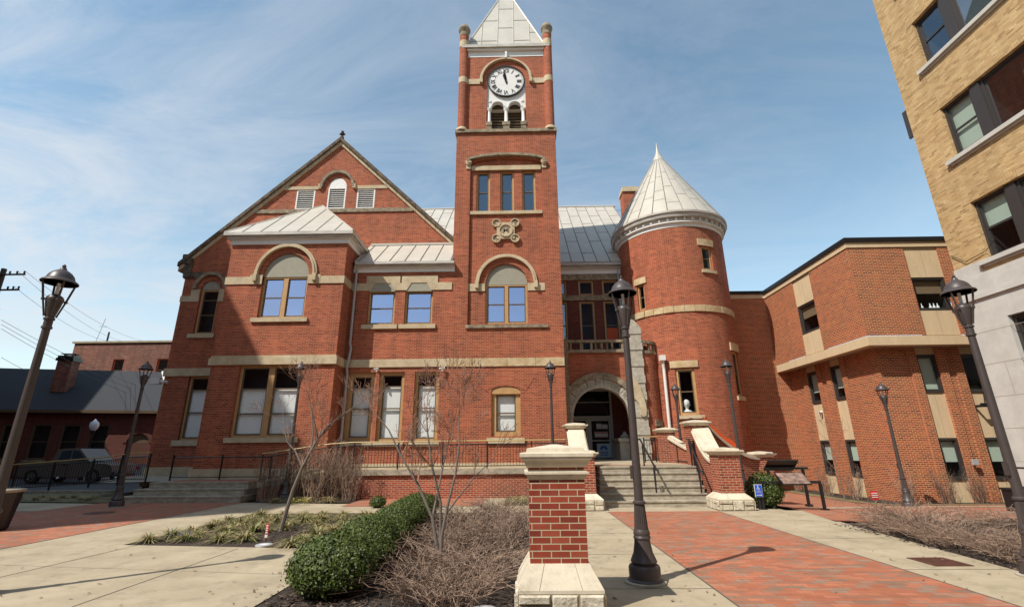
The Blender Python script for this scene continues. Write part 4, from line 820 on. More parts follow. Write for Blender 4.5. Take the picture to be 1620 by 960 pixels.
# lower storeys, set back
LX, LF = 14.4, 19.2
sideS = [(-24.05, -23.2), (-22.2, -21.4)]; frS = [(15.95, 16.75), (17.7, 18.75), (20.2, 21.2)]
w = MB(); T = FXn(LX); wall(w, T, -LY, -LF, -1, 5.46, [(a, b, -1, 5.46, 0) for a, b in sideS], .12)
for a, b in sideS:
    for q in ((a - .32, a), (b, b + .32)): w.tbox(T, q[0], q[1], -1, 5.46, -.07, 0)
T = FY(LF); wall(w, T, LX, 26, -1, 5.46, [(a, b, -1, 5.46, 0) for a, b in frS], .12)
for a, b in frS:
    for q in ((a - .32, a), (b, b + .32)): w.tbox(T, q[0], q[1], -1, 5.46, -.07, 0)
w.build('lower_wall', 'brick_new', mo)
for T, st in ((FXn(LX), sideS), (FY(LF), frS)):
    for i, (a, b) in enumerate(st):
        s = MB()
        for z0, z1 in ((-1, .4), (1.93, 3.65), (5.17, 5.46)): s.tbox(T, a, b, z0, z1, .03, .12); s.tbox(T, (a + b) / 2 - .005, (a + b) / 2 + .005, z0, z1, .026, .05, m=1)
        s.build('precast_panel', ['tan', 'joint'], mo)
        window(mo, T, a, b, 3.65, 5.17, .10, fr='bronze', sash='bronze', rows=(), g='glass', blind='blind_green' if not (T(0, 0).y > 0 and i == 1 and st is frS) else 'dark', bl=(.0 if st is frS and i == 0 else .33, 1), fw_=.09)
        window(mo, T, a, b, .4, 1.93, .10, fr='bronze', sash='bronze', rows=(), g='glass', blind='blind_green', bl=(.42, 1), fw_=.09)
s = MB(); s.box(16.9, 17.12, LF - .22, LF - .16, .95, 1.15); s.build('utility_box', 'grey_metal', mo)
# ================================================================== YELLOW BRICK BUILDING
yb = thing('buff_brick_building', 'tall buff brick building with grey limestone ground storey beside the right-hand lamp', 'building', (20, 8, 0))
T = FXn(14.0); w = MB(); hs = []
for z in (6.95, 10.42, 14.02, 17.6):
    hs.append((-13.35, -8.6, z, z + 1.86, 0)); hs.append((-7.0, -2.2, z, z + 1.86, 0))
wall(w, T, -14.5, 6, 6.62, 24, hs, .28); wall(w, FYb(14.5), -30, -14, 6.62, 24)
w.build('upper_wall', 'brick_yellow', yb)
s = MB()
for h in hs:
    for k in range(int((h[1] - h[0] + .5) / .075)):
        u = h[0] - .25 + k * .075; s.tbox(T, u + .004, u + .07, h[3] + .01, h[3] + .3, -.012, .02)
s.build('brick_head_course', 'brick_yellow', yb)
s = MB(); a = -14.52
wall(s, T, a, 6, 0, 5.9, [(-13.35, -8.6, 2.2, 5.2, 0), (-7, -2, 2.2, 5.2, 0)], .3); wall(s, FYb(14.5), -30, -14.0, 0, 5.9); s.build('limestone_wall', 'limestone', yb)
s = MB(); s.tbox(T, a, 6, 5.9, 6.05, -.07, .02); s.tbox(T, a, 6, 6.05, 6.55, -.04, .02); s.tbox(T, a, 6, 6.55, 6.63, -.02, .02); s.tbox(T, a - .0, -13.62, 6.63, 7.0, -.012, .02); s.build('water_table', 'limestone', yb)
s = MB()
for z in (1.2, 2.1, 3.0, 3.95, 4.9):
    s.tbox(T, a, 6, z, z + .012, -.003, .01)
    for k in range(9): u = a + .7 + k * 1.25 + (.6 if int(z * 2) % 2 else 0); 
    for k in range(12):
        u = a + .7 + k * 1.3 + (.65 if int(z * 1.1) % 2 else 0)
        if u < 5 and (not (-13.5 < u < -8.5) or z < 2.0): s.tbox(T, u, u + .012, z - .9, z, -.003, .01)
s.build('ashlar_joint', 'joint', yb)
for h in hs:
    a, b, z0, z1 = h[:4]; T3 = T
    sg = [(a, a + .98, 'd'), (a + 1.28, b - 1.28, 'p'), (b - .98, b, 'd')]
    for u0, u1, k in sg: window(yb, T, u0, u1, z0, z1, .2, fr='bronze', sash='bronze', rows=(.5,) if k == 'd' else (), g='glass_mid' if k == 'd' else 'glass_mirror', blind='blind_green' if (k == 'd' and z0 < 12) else None, bl=(.1, 1) if z0 > 9 else (.55, 1), fw_=.08, deep=1.2)
    s = MB(); s.tbox(T, a + .98, a + 1.28, z0, z1, .06, .2); s.tbox(T, b - 1.28, b - .98, z0, z1, .06, .2); s.build('mullion', 'bronze', yb)
    s = MB(); s.tbox(T, a - .25, b + .25, z0 - .13, z0, -.12, .2); s.tbox(T, a - .15, b + .15, z0 - .2, z0 - .13, -.05, .0); s.build('sill', 'limestone', yb)
for a, b in ((-13.35, -8.6), (-7, -2)): window(yb, T, a, b, 2.2, 5.2, .22, fr='bronze', sash='bronze', cols=2, rows=(.7,), g='glass', fw_=.1, deep=1.5)
s = MB(); s.box(14.0, 14.06, 14.5, 14.68, 12.1, 13.2); s.build('shutter', 'bronze', yb)
s = MB(); s.box(14.3, 30, -6, 14.2, 23.9, 24.1); s.box(13.7, 30, -6, 14.8, 24.1, 24.5); s.build('roof', 'limestone', yb)
s = MB(); s.tube([(13.96, 14.42, 7.5), (13.95, 14.0, 7.12), (13.96, 13.3, 7.2), (13.95, 12.9, 7.45)], .012, 4); s.build('cable', 'black', yb)
s = MB(); s.tube([(13.6, 14.2, 1.05), (13.6, 5, 1.05)], .03, 6); s.tube([(13.6, 14.2, .55), (13.6, 5, .55)], .03, 6)
for y in (14.2, 12.2, 10.2, 8.2): s.tube([(13.6, y, -.4), (13.6, y, 1.05)], .03, 6)
tag(s.build('pipe_railing', 'bronze'), 'low two-bar pipe railing along the foot of the grey limestone wall', 'railing')
# ================================================================== BUILDING WEST OF THE PLAZA (its roof edge casts the long shade)
wb = thing('office_block', 'tall plain brick office block standing west of the plaza beyond the left lamp', 'building', (-36, -4, 0))
s = MB(); s.box(-48, -27.3, -2, 16.2, 0, 30.6); s.build('wall', 'brick_far', wb)
s = MB(); s.box(-48.2, -27.1, -2.2, 16.4, 30.6, 31.0); s.build('parapet', 'limestone', wb)
for fl in range(8):
    for k in range(5):
        s = MB(); y = -1 + k * 3.4; z = 1.6 + fl * 3.6; s.box(-27.3, -27.22, y, y + 1.3, z, z + 2.0); s.build('window', 'darkblue', wb)
wb2 = thing('unseen_shade_block', 'broad unseen brick block added in the far west to shade the low building', 'building', (-58, 24, 0))  # out-of-view block added to keep sun off the low building and street
s = MB(); s.box(-76, -45.5, 16.5, 33, 0, 26); s.build('wall', 'brick_far', wb2)
s = MB(); s.box(-76.2, -45.3, 16.3, 33.2, 26, 26.5); s.build('parapet', 'limestone', wb2)
# row of unseen buildings added behind the camera to cut the skylight
for i, (x0, x1, h, y) in enumerate(((-62, -34, 17, -24), (-33.5, -12, 18, -25), (-11.5, 8, 17, -24), (8.5, 30, 34, -22), (30.5, 60, 30, -18))):
    o = thing('unseen_street_block', ('low', 'tall', 'plain', 'wide', 'long')[i] + ' dark brick block added unseen south of the plaza to cut the skylight', 'building', ((x0 + x1) / 2, y, 0), 'unseen blocks added south of the plaza to cut the skylight')
    s = MB(); s.box(x0, x1, y - 14, y, 0, h); s.build('wall', 'brick_dark', o); s = MB(); s.box(x0 - .2, x1 + .2, y - 14.2, y + .25, h, h + .5); s.build('cornice', 'stone_dark', o)
    for fl in range(int(h / 3.6)):
        for k in range(int((x1 - x0) / 2.6)): s = MB(); s.box(x0 + .9 + k * 2.6, x0 + 2.1 + k * 2.6, y, y + .05, 1.2 + fl * 3.5, 3.1 + fl * 3.5); s.build('window', 'darkblue', o)
# ================================================================== LOW BRICK BUILDING AND NEIGHBOURS ON THE LEFT
lb = thing('low_brick_building', 'low dark brick building with slate roof and arched doorway behind the parked pickup', 'building', (-33, 36, 0))
w = MB(); Yl = 34; T = FY(Yl)
wl_ = [(-36.6 + k * 1.75, -35.4 + k * 1.75, 1.2, 3.6, 0) for k in range(4)] + [(-38.9, -37.5, 1.0, 3.7, 0)]
wall(w, T, -42, -26.6, -.2, 4.45, wl_ + [(-28.9, -27.5, 0, 2.3, .6)], .2); wall(w, FXp(-26.6), Yl, 44, -.2, 4.45); w.build('wall', 'brick_dark', lb)
for h in wl_: window(lb, T, h[0], h[1], h[2], h[3], .15, fr='sash', sash='sash', g='glass', rows=(.5,), sill=(h[0] - .1, h[1] + .1, h[2] - .15, h[2]), sillm='stone_dark')
s = MB(); s.tbox(T, -28.9, -27.5, 0, 2.3, .1, .2); d = s.build('door', 'rust', lb); s = MB(); s.prism(T, [(-28.9, 2.3), (-27.5, 2.3)] + lens(-28.9, -27.5, 2.3, .6)[1:-1], .12, .18); s.build('fanlight', 'sash', lb)
s = MB(); s.arc(T, -28.2, 2.3, .72, .95, -.04, .02, n=16, ry=.9); s.build('door_arch', 'brick_dark', lb)
s = MB(); r0, r1 = Vector((-42, 33.6, 4.5)), Vector((-26.3, 33.6, 4.5)); q0, q1 = Vector((-42, 38.5, 8.1)), Vector((-29.5, 38.5, 8.1))
s.poly([r0, r1, q1, q0]); s.poly([r1, (-26.3, 43.5, 4.5), q1]); s.poly([q0, q1, (-26.3, 43.5, 4.5), (-42, 43.5, 4.5)]); s.build('roof', 'shingle', lb)
s = MB(); s.box(-42, -26.2, 33.45, 33.7, 4.35, 4.55); s.build('gutter', 'sash', lb)
s = MB(); s.tube([r1, q1], .09, 6); s.build('hip_cap', 'white', lb)
def chimney(x, y, z0, z1, w_=1.25):
    s = MB(); s.box(x - w_ / 2, x + w_ / 2, y - w_ / 2, y + w_ / 2, z0, z1); o = s.build('chimney', 'brick_far', lb)
    s = MB(); s.box(x - w_ / 2 - .1, x + w_ / 2 + .1, y - w_ / 2 - .1, y + w_ / 2 + .1, z1, z1 + .2); s.box(x - w_ / 2 - .04, x + w_ / 2 + .04, y - w_ / 2 - .04, y + w_ / 2 + .04, z1 + .2, z1 + .4)
    for a in (-.35, .35): s.box(x + a - .04, x + a + .04, y - .1, y + .1, z1 + .4, z1 + .55)
    s.box(x - .5, x + .5, y - .3, y + .3, z1 + .55, z1 + .6); s.build('chimney_cap', 'black', o)
chimney(-34.9, 36, 6.0, 8.35, .95); chimney(-41.0, 36, 6.0, 9.3, .95); lb.rotation_euler = (0, 0, R_(14))
tb = thing('brick_warehouse', 'plain three-storey brick warehouse with two small windows rising beyond the slate roof', 'building', (-43, 55, 0))
w = MB(); T = FY(50); hh = [(-44.15, -42.95, 8.9, 11.3, 0), (-39.3, -38.0, 8.9, 11.3, 0)]
wall(w, T, -48.9, -33, 0, 13.1, hh, .3); wall(w, FXn(-48.9), -66, -50, 0, 13.1); w.build('wall', 'brick_far', tb)
for h in hh: window(tb, T, *h[:4], .2, fr='orange', sash='sash', g='glass_mid', sill=(h[0] - .15, h[1] + .15, 8.7, 8.9), sillm='stone_dark', fw_=.1)
s = MB(); s.box(-49.1, -33, 49.85, 50.3, 13.1, 13.3); s.build('coping', 'concrete', tb)
for x in (-46.3, -38.6, -38.0): s = MB(); s.tube([(x, 51, 13.3), (x, 51, 14.6)], .09, 6); s.build('vent_pipe', 'black', tb)
for x in (-47.6, -36.5): s = MB(); s.tube([(x, 51, 13.3), (x + .5, 51, 16.2)], .03, 4); s.tube([(x + .2, 50.7, 15.2), (x + .55, 51.4, 15.3)], .02, 4); s.build('aerial', 'grey_metal', tb)
s = MB(); s.box(-42.1, -40.6, 49.3, 50.0, 7.9, 9.2); s.build('wall_fan', 'black', tb)
fb = thing('floodlight', 'white wall floodlight fixed to the hall corner just above eye-level windows', 'floodlight', (-16.95, 22.1, 5.0))
s = MB(); s.box(-17.45, -17.0, 22.0, 22.2, 4.7, 5.0); s.box(-17.0, -16.78, 22.05, 22.15, 4.8, 4.9); s.build('housing', 'white', fb)
# ================================================================== LAMP POSTS
def lamp(loc, H, label, head_rot=20):
    L = thing('street_lamp', label, 'street lamp', loc, 'bronze plaza lamp posts'); x, y, z0 = loc; c = (x, y, z0)
    s = MB(); s.lathe([(.225, .02), (.225, .035), (.215, .05), (.2, .06), (.2, .185), (.185, .208), (.15, .22), (.17, .25), (.155, .285), (.125, .35), (.105, .46), (.10, .51)], c, 28)
    b = s.build('base', 'lamp', L, smooth=True); s = MB(); s.lathe([(.265, 0), (.265, .022), (.25, .03), (.1, .03)], c, 28); s.build('footing', 'concrete_dirty', b, smooth=True)
    for k in range(4):      # pointed apron panels on the bell
        a = R_(45 + 90 * k); q = MB(); t = CYL(x, y, .155)
        for i in range(6):
            pass
    s = MB(); s.lathe([(.105, .51), (.112, .53), (.102, .555), (.108, .575), (.104, .60), (.092, .63)], c, 24); s.build('ring', 'lamp', b, smooth=True)
    s = MB(); s.lathe([(.090, .63), (.070, .93)], c, 40, flute=.11); s.lathe([(.068, .93), (.084, .94), (.084, .965), (.066, .98)], c, 24); s.build('fluted_shaft', 'lamp', L)
    s = MB(); s.lathe([(.060, .97), (.045, H - .96)], c, 18); s.box(x - .085, x - .055, y - .03, y + .03, z0 + 1.25, z0 + 1.42); s.build('pole', 'lamp', L, smooth=True)
    s = MB(); s.lathe([(.046, H - .98), (.062, H - .97), (.062, H - .945), (.05, H - .94), (.05, H - .85), (.064, H - .845), (.064, H - .82), (.05, H - .81)], c, 18)
    s.lathe([(.05, H - .81), (.078, H - .68), (.10, H - .56), (.10, H - .53), (.085, H - .50), (.05, H - .475), (.03, H - .47)], c, 18); s.build('capital', 'lamp', L, smooth=True)
    s = MB(); s.lathe([(.022, H - .47), (.022, H - .30)], c, 10); s.build('lamp_bulb', 'globe', L, smooth=True)
    for k in range(4):
        a = R_(head_rot + 90 * k); ca, sa = math.cos(a), math.sin(a); p = lambda r, z: (x + r * ca, y + r * sa, z0 + z)
        s = MB(); s.tube([p(.185, H - .28), p(.125, H - .56)], .014, 6); s.tube([p(.125, H - .56), p(.066, H - .80)], .012, 6); s.lathe([(.0, H - .585), (.022, H - .575), (.022, H - .545), (0, H - .535)], (p(.125, 0)[0], p(.125, 0)[1], z0), 8); s.build('bracket', 'lamp', L)
    s = MB(); s.lathe([(.212, H - .30), (.218, H - .29), (.205, H - .268), (.172, H - .248), (.162, H - .225), (.145, H - .18), (.112, H - .137), (.07, H - .105), (.045, H - .09), (.035, H - .06), (.02, H - .052), (.026, H - .028), (.012, H - .012), (.007, H)], c, 30)
    s.lathe([(.210, H - .30), (.18, H - .27), (.10, H - .235), (.02, H - .225)], c, 30); s.build('shade', 'lamp', L, smooth=True)
    return L
lamp((1.57, 6.88, 0), 4.19, 'tall bronze lamp post nearest the camera, between the brick pillar and the brick path')
lamp((6.77, 7.05, 0), 4.19, 'bronze lamp post in front of the grey limestone wall, at the right edge')
lamp((-6.69, 6.36, 0), 4.3, 'bronze lamp post at the left edge, in front of the slate-roofed building', 60)
lamp((-12.7, 15.75, .0), 4.62, 'bronze lamp post beside the left steps, in front of the brick warehouse')
lamp((-8.13, 17.3, 0), 4.84, 'bronze lamp post in front of the pavilion\'s wide ground-floor window')
lamp((1.1, 17.4, 0), 4.78, 'bronze lamp post in front of the tower\'s small arched ground-floor window')
lamp((6.85, 21.3, 1.07), 3.33, 'small bronze lamp post in front of the bust in the turret window')
lamp((7.26, 16.7, 0), 4.66, 'bronze lamp post rising behind the stair wall, in front of the turret\'s right flank')
lamp((12.72, 17.05, -.33), 4.15, 'bronze lamp post standing against the brown annex wall and its own shadow')
# ================================================================== PIERS, STEPS, COPINGS
def pier(cx, yf, wd_, z0, zt, label, base=None, capw=.11, necking=False, name='brick_pier', rough=.26, slope=.17):
    """square pier: front face at yf, shaft width wd_, cap top at zt"""
    cy = yf + wd_ / 2; L = thing(name, label, 'brick pier', (cx, cy, z0)); h = wd_ / 2
    zb = z0
    if base:
        s = MB(); q = h + (.135 if necking else .17)
        rr = random.Random(int(cx * 100)); s.box(cx - q, cx + q, cy - q, cy + q, z0, z0 + rough, m=1)
        for sd in range(4):
            u = -q
            while u < q - .02:
                bw_ = min(rr.uniform(.2, .42), q - u); mid = z0 + rough * rr.uniform(.35, .65) if rr.random() < .45 else None
                for a, b in ([(z0, z0 + rough)] if mid is None else [(z0, mid), (mid, z0 + rough)]):
                    d_ = rr.uniform(.012, .04); c_, s_ = ((1, 0), (0, 1), (-1, 0), (0, -1))[sd]
                    P = lambda uu, z, dd: (cx + c_ * uu + s_ * (q + dd), cy + s_ * uu - c_ * (q + dd), z)
                    e = .010
                    A = [P(u + e, a + e, 0), P(u + bw_ - e, a + e, 0), P(u + bw_ - e, b - e, 0), P(u + e, b - e, 0)]; B = [P(u + e * 2.5, a + e * 2.5, d_), P(u + bw_ - e * 2.5, a + e * 2.5, d_), P(u + bw_ - e * 2.5, b - e * 2.5, d_), P(u + e * 2.5, b - e * 2.5, d_)]
                    s.poly(B)
                    for i in range(4): s.poly([A[i], A[(i + 1) % 4], B[(i + 1) % 4], B[i]])
                u += bw_
        s.build('rubble_base', ['cap_rough', 'stone_dark'], L)
        s = MB(); z1 = z0 + rough; z2 = z1 + slope; q2 = q + .0
        s.box(cx - q2, cx + q2, cy - q2, cy + q2, z1, z1 + .03)
        A = [(cx - q2, cy - q2, z1 + .03), (cx + q2, cy - q2, z1 + .03), (cx + q2, cy + q2, z1 + .03), (cx - q2, cy + q2, z1 + .03)]; e = h + .012; B = [(cx - e, cy - e, z2), (cx + e, cy - e, z2), (cx + e, cy + e, z2), (cx - e, cy + e, z2)]
        for i in range(4): s.poly([A[i], A[(i + 1) % 4], B[(i + 1) % 4], B[i]])
        s.poly(B); s.build('sloped_plinth', 'cap', L)
        s = MB()
        for i in range(4):
            for t in (.25, .75):
                a = Vector(A[i]).lerp(Vector(A[(i + 1) % 4]), t); b = Vector(B[i]).lerp(Vector(B[(i + 1) % 4]), t); s.tube([a, b], .004, 4)
        s.build('joint', 'joint', L); zb = z2
    ch = .25 if necking else .21; s = MB(); s.box(cx - h, cx + h, cy - h, cy + h, zb, zt - ch); s.build('shaft', 'brick_plaza', L)
    s = MB(); z = zt - ch; k_ = ch / .25; ring = [(h + .02, z), (h + .04, z + .03 * k_), (h + .05, z + .06 * k_), (h + capw - .015, z + .085 * k_), (h + capw - .015, z + .11 * k_), (h + capw, z + .115 * k_), (h + capw, z + .15 * k_), (h + capw - .02, z + .157 * k_), (h + .02, z + .162 * k_), (h + .012, z + .207 * k_), (.03, zt)]
    for i in range(len(ring) - 1):
        (a, za), (b, zb_) = ring[i], ring[i + 1]; A = [(cx - a, cy - a, za), (cx + a, cy - a, za), (cx + a, cy + a, za), (cx - a, cy + a, za)]; B = [(cx - b, cy - b, zb_), (cx + b, cy - b, zb_), (cx + b, cy + b, zb_), (cx - b, cy + b, zb_)]
        for k in range(4): s.poly([A[k], A[(k + 1) % 4], B[(k + 1) % 4], B[k]])
    s.build('cap', 'cap', L)
    if necking:
        s = MB(); z = necking - .05; rg = [(h + .001, z), (h + .012, z + .012), (h + .03, z + .055), (h + .046, z + .06), (h + .046, z + .085), (h + .0, z + .095)]
        for i in range(len(rg) - 1):
            (a, za), (b, zb_) = rg[i], rg[i + 1]; A = [(cx - a, cy - a, za), (cx + a, cy - a, za), (cx + a, cy + a, za), (cx - a, cy + a, za)]; B = [(cx - b, cy - b, zb_), (cx + b, cy - b, zb_), (cx + b, cy + b, zb_), (cx - b, cy + b, zb_)]
            for k in range(4): s.poly([A[k], A[(k + 1) % 4], B[(k + 1) % 4], B[k]])
        s.build('necking', 'cap', L)
    return L
pier(.385, 5.60, .615, 0, 1.70, 'large red brick pillar with cream stone cap standing alone in the foreground', True, necking=1.37, capw=.10, rough=.24, slope=.25, name='brick_pillar')
pier(1.79, 14.35, .615, 0, 1.62, 'brick pier at the foot of the steps, mostly behind the foreground pillar', True)
pier(5.86, 14.2, .615, 0, 1.65, 'brick pier with rubble base at the right foot of the entrance steps', True)
pier(1.89, 17.0, .615, 0, 2.52, 'tall brick pier at the head of the left stair wall, beside the doorway')
pier(6.12, 16.95, .615, 0, 2.58, 'tall brick pier at the head of the curved stair wall, below the bust window')
pier(5.91, 19.9, .60, 1.0, 2.45, 'brick pier on the landing beside the white downspout')
pier(8.95, 18.5, .62, -.4, 1.50, 'brick pier behind the slanted picture panels')
es = thing('entrance_steps', 'six weathered concrete steps up to the arched entrance', 'steps', (4, 16, 0))
for k in range(6):
    s = MB(); y0 = 14.95 + .34 * k; z1 = .178 * (k + 1); xl = 2.28 + .06 * k; xr = 5.47 + .06 * k
    s.box(xl if k else 2.28, xr, y0, 18.2 - .01 * k, max(0, z1 - .178), z1 - .045); s.box(xl, xr + .0, y0 - .025, 18.2 - .01 * k, z1 - .045, z1 - .001 * (5 - k)); s.build('step', 'concrete_dirty', es)
s = MB(); A = [(2.3, 17.2), (5.9, 17.2), (7.3, 18.4), (7.3, 21.4), (5.3, 22.6), (5.3, 25.1), (2.0, 25.1), (2.0, 18.0)]
s.poly([(x, y, 1.075 + max(0, (y - 20)) * .012) for x, y in A]); s.poly([(5.9, 17.2, 0), (7.3, 18.4, 0), (7.3, 18.4, 1.075), (5.9, 17.2, 1.075)]); s.build('landing', 'concrete', es)
s = MB(); s.poly([(2.6, 17.6, 1.08), (6.0, 17.6, 1.08), (6.2, 18.6, 1.08), (2.6, 18.6, 1.08)]); s.build('landing_paving', 'paver', es)
def swept(label, p0, p1, z0, z1, wd_, name='stair_wall', tarp=False, low=0.0, p=1.9):
    """curved coping that sweeps down from (p0,z0) to (p1,z1) on a brick wall"""
    a, b = Vector((*p0, 0)), Vector((*p1, 0)); d = (b - a).normalized(); n = Vector((-d.y, d.x, 0)); L = thing(name, label, 'stair wall', (p1[0], p1[1], low)); k = 16
    pts = []
    for i in range(k + 1):
        t = i / k; q = a.lerp(b, t); z = z1 + (z0 - z1) * (1 - t) ** p; pts.append(Vector((q.x, q.y, z)))
    c = MB(); w_ = MB(); h = wd_ / 2; hw = h - .07
    for i in range(k):
        q, r = pts[i], pts[i + 1]; th_ = Vector((0, 0, .07))
        for o0, o1, dz in ((-h, h, 0), (-h + .04, h - .04, .07)):
            A = [q + n * o0 + Vector((0, 0, dz)), r + n * o0 + Vector((0, 0, dz)), r + n * o1 + Vector((0, 0, dz)), q + n * o1 + Vector((0, 0, dz))]; B = [v + th_ for v in A]
            c.poly(B); c.poly(A[::-1])
            for j_ in range(4): c.poly([A[j_], A[(j_ + 1) % 4], B[(j_ + 1) % 4], B[j_]])
        for o in (-hw, hw):
            u0 = i / k * (b - a).length; u1 = (i + 1) / k * (b - a).length
            w_.poly([(q + n * o) * 1 if False else Vector((q.x + n.x * o, q.y + n.y * o, low)), Vector((r.x + n.x * o, r.y + n.y * o, low)), r + n * o, q + n * o], [(u0, low), (u1, low), (u1, r.z), (u0, q.z)])
    c.build('coping', 'cap', L); w_.build('wall', 'brick_plaza', L)
    return L, pts, n
swept('brick stair wall left of the steps under a broad sweeping cream coping', (1.89, 17.05), (1.84, 14.95), 2.2, 1.24, .62)
swept('brick stair wall right of the steps under a broad sweeping cream coping', (6.17, 17.0), (5.98, 14.9), 2.2, 1.18, .64)
L, pts, nn = swept('far brick stair wall with a narrow curved coping, partly under the orange tarp', (6.5, 17.45), (8.7, 18.7), 2.28, 1.2, .44)
s = MB(); rr = random.Random(2); prev = None
for i in range(0, 12):
    q = pts[i]; a = q + Vector((.02, .20, .17)); b = a + Vector((.10, .10, .27 + .03 * math.sin(i * 1.7))); c_ = b + Vector((.05, .25, -.05)); d_ = c_ + Vector((0, .1, -.5))
    if prev:
        for k in range(3): s.poly([prev[k], (a, b, c_, d_)[k], (a, b, c_, d_)[k + 1], prev[k + 1]])
    prev = (a, b, c_, d_)
tag(s.build('tarpaulin', 'orange'), 'crumpled orange tarpaulin draped behind the curved stair wall', 'tarpaulin')
swept('short brick wall with small sloping coping between the two landing piers', (6.0, 19.9), (6.1, 17.6), 1.98, 1.5, .26, p=1.2, low=1.0)
# ramp wall in front of the hall
ra = thing('access_ramp', 'red brick ramp wall with weathered concrete cap along the front of the hall', 'ramp', (-4, 18, 0))
rp = [(-9.35, 17.72, .60), (-8.6, 17.80, .70), (-7.8, 17.95, .82), (-7.0, 18.0, .92), (-6.2, 18.0, .97), (-4, 18.0, .98), (-1, 18.0, .99), (1.42, 18.0, 1.0)]
s = MB(); c = MB(); dk = MB()
for a, b in zip(rp, rp[1:]):
    s.poly([(a[0], a[1], -.05), (b[0], b[1], -.05), (b[0], b[1], b[2] - .18), (a[0], a[1], a[2] - .18)])
    A = [(a[0], a[1] - .08, a[2] - .19), (b[0], b[1] - .08, b[2] - .19), (b[0], b[1] + .3, b[2] - .19), (a[0], a[1] + .3, a[2] - .19)]; B = [(x, y, z + .19) for x, y, z in A]
    c.poly(B); c.poly(A[::-1]); c.poly([A[0], A[1], B[1], B[0]]); c.poly([A[2], A[3], B[3], B[2]])
    dk.poly([(a[0], a[1] + .29, a[2] - .05), (b[0], b[1] + .29, b[2] - .05), (b[0], MAIN + .0, b[2] - .05), (a[0], MAIN + .0, a[2] - .05)])
s.build('ramp_wall', 'brick_plaza', ra); c.build('ramp_cap', 'concrete_dirty', ra); dk.build('ramp_deck', 'concrete', ra)
# left steps
ls = thing('side_steps', 'three wide concrete steps in shade at the left end of the hall', 'steps', (-11.5, 17.5, 0))
for k in range(3):
    s = MB(); y0 = 17.0 + .36 * k; z1 = .205 * (k + 1); s.box(-13.75 + .0 * k + .25 * k, -9.5 - .1 * k, y0, 18.6 - .01 * k, max(0, z1 - .205), z1 - .04); s.box(-13.75 + .25 * k, -9.5 - .1 * k, y0 - .02, 18.6 - .01 * k, z1 - .04, z1 - .001 * (2 - k)); s.build('step', 'concrete_dirty', ls)
s = MB(); s.poly([(-13.3, 18.5, .612), (-9.3, 18.5, .612), (-9.3, 19.3, .64), (-12.6, 19.3, .64), (-12.6, 22, .66), (-17, 22, .66), (-17, 19.5, .5)]); s.build('landing', 'concrete_dirty', ls)
s = MB(); s.poly([(-12.9, 17.95, .618), (-9.8, 17.95, .618), (-9.8, 18.9, .63), (-12.9, 18.9, .63)]); s.build('landing_paving', 'paver', ls)
# ------------------------------------------------------------------ railings
BAL = {}
def railing(label, pts, h=.93, style='balusters', yellow=True, name='railing', posts=1.75, sp=.112):
    """pts: (x,y,z of the floor)"""
    p0 = pts[0]; L = thing(name, label, 'railing', p0); P = [Vector(p) for p in pts]; up_ = Vector((0, 0, 1))
    seg = [0]
    for a, b in zip(P, P[1:]): seg.append(seg[-1] + (b - a).length)
    def at(d):
        for i in range(len(P) - 1):
            if d <= seg[i + 1] + 1e-6: return P[i].lerp(P[i + 1], (d - seg[i]) / max(1e-6, seg[i + 1] - seg[i]))
        return P[-1]
    if yellow: s = MB(); s.tube([p + up_ * (h + .03) + Vector((0, -.05, 0)) for p in P], .024, 6); s.build('handrail', 'yellowrail', L)
    s = MB(); s.tube([p + up_ * (h - .09) for p in P], .022, 4); s.build('top_rail', 'black', L)
    s = MB(); s.tube([p + up_ * .09 for p in P], .016, 4); s.build('bottom_rail', 'black', L)
    n = max(1, round(seg[-1] / posts)); 
    for k in range(n + 1): q = at(seg[-1] * k / n); s = MB(); s.box(q.x - .022, q.x + .022, q.y - .022, q.y + .022, q.z - .08, q.z + h); s.build('post', 'black', L)
    if style == 'balusters':
        n = min(100, int(seg[-1] / sp)); proto = None
        for k in range(1, n):
            q = at(seg[-1] * k / n)
            if proto is None:
                s = MB(); s.box(q.x - .007, q.x + .007, q.y - .007, q.y + .007, q.z + .09, q.z + h - .09); proto = s.build('baluster', 'black', L); base = q.copy()
            else:
                o = proto.copy(); C.objects.link(o); o.parent = L; o.location = q - base
    return L
railing('long black railing with sunlit ochre handrail along the ramp below the tower windows', [(p[0], p[1] + .06, p[2]) for p in rp[:]] + [(2.0, 18.06, 1.02)], sp=.115)
railing('black railing sloping from the left steps down towards the parked pickup', [(-13.45, 17.75, .62), (-14.6, 18.3, .6), (-16.4, 19.2, .45), (-22.3, 20.2, .1)], h=.98, sp=.13)
railing('plain two-bar black railing at the back of the shaded left landing', [(-13.4, 18.9, .63), (-9.6, 18.9, .63)], h=.9, style='plain', yellow=False, posts=2.0)
railing('short black railing panel beside the stone entrance pier', [(5.05, 20.4, 1.08), (5.95, 20.4, 1.08)], h=.98, posts=.45)
railing('plain black railing between the brick piers on the right of the landing', [(5.95, 20.2, 1.08), (6.0, 17.6, 1.08), (5.85, 16.9, 1.07)], h=.82, style='plain', yellow=False, posts=1.2)
def handrail(label, top, bot, foot1, foot2):
    L = thing('stair_handrail', label, 'handrail', foot2); s = MB(); t, b = Vector(top), Vector(bot); d = (b - t).normalized()
    s.tube([t + Vector((0, .25, -.01)), t, b, b + Vector((0, -.18, -.0)), b + Vector((0, -.2, -.1))], .03, 8); s.build('rail', 'black', L)
    for q in (foot1, foot2):
        q = Vector(q); u = (q.y - t.y) / (b.y - t.y); z = t.z + (b.z - t.z) * u; s = MB(); s.tube([q, (q.x, q.y, z)], .026, 8); s.tube([(q.x, q.y + .06, q.z + .35), (q.x, q.y + .13, z - .06)], .013, 6); s.build('post', 'black', L)
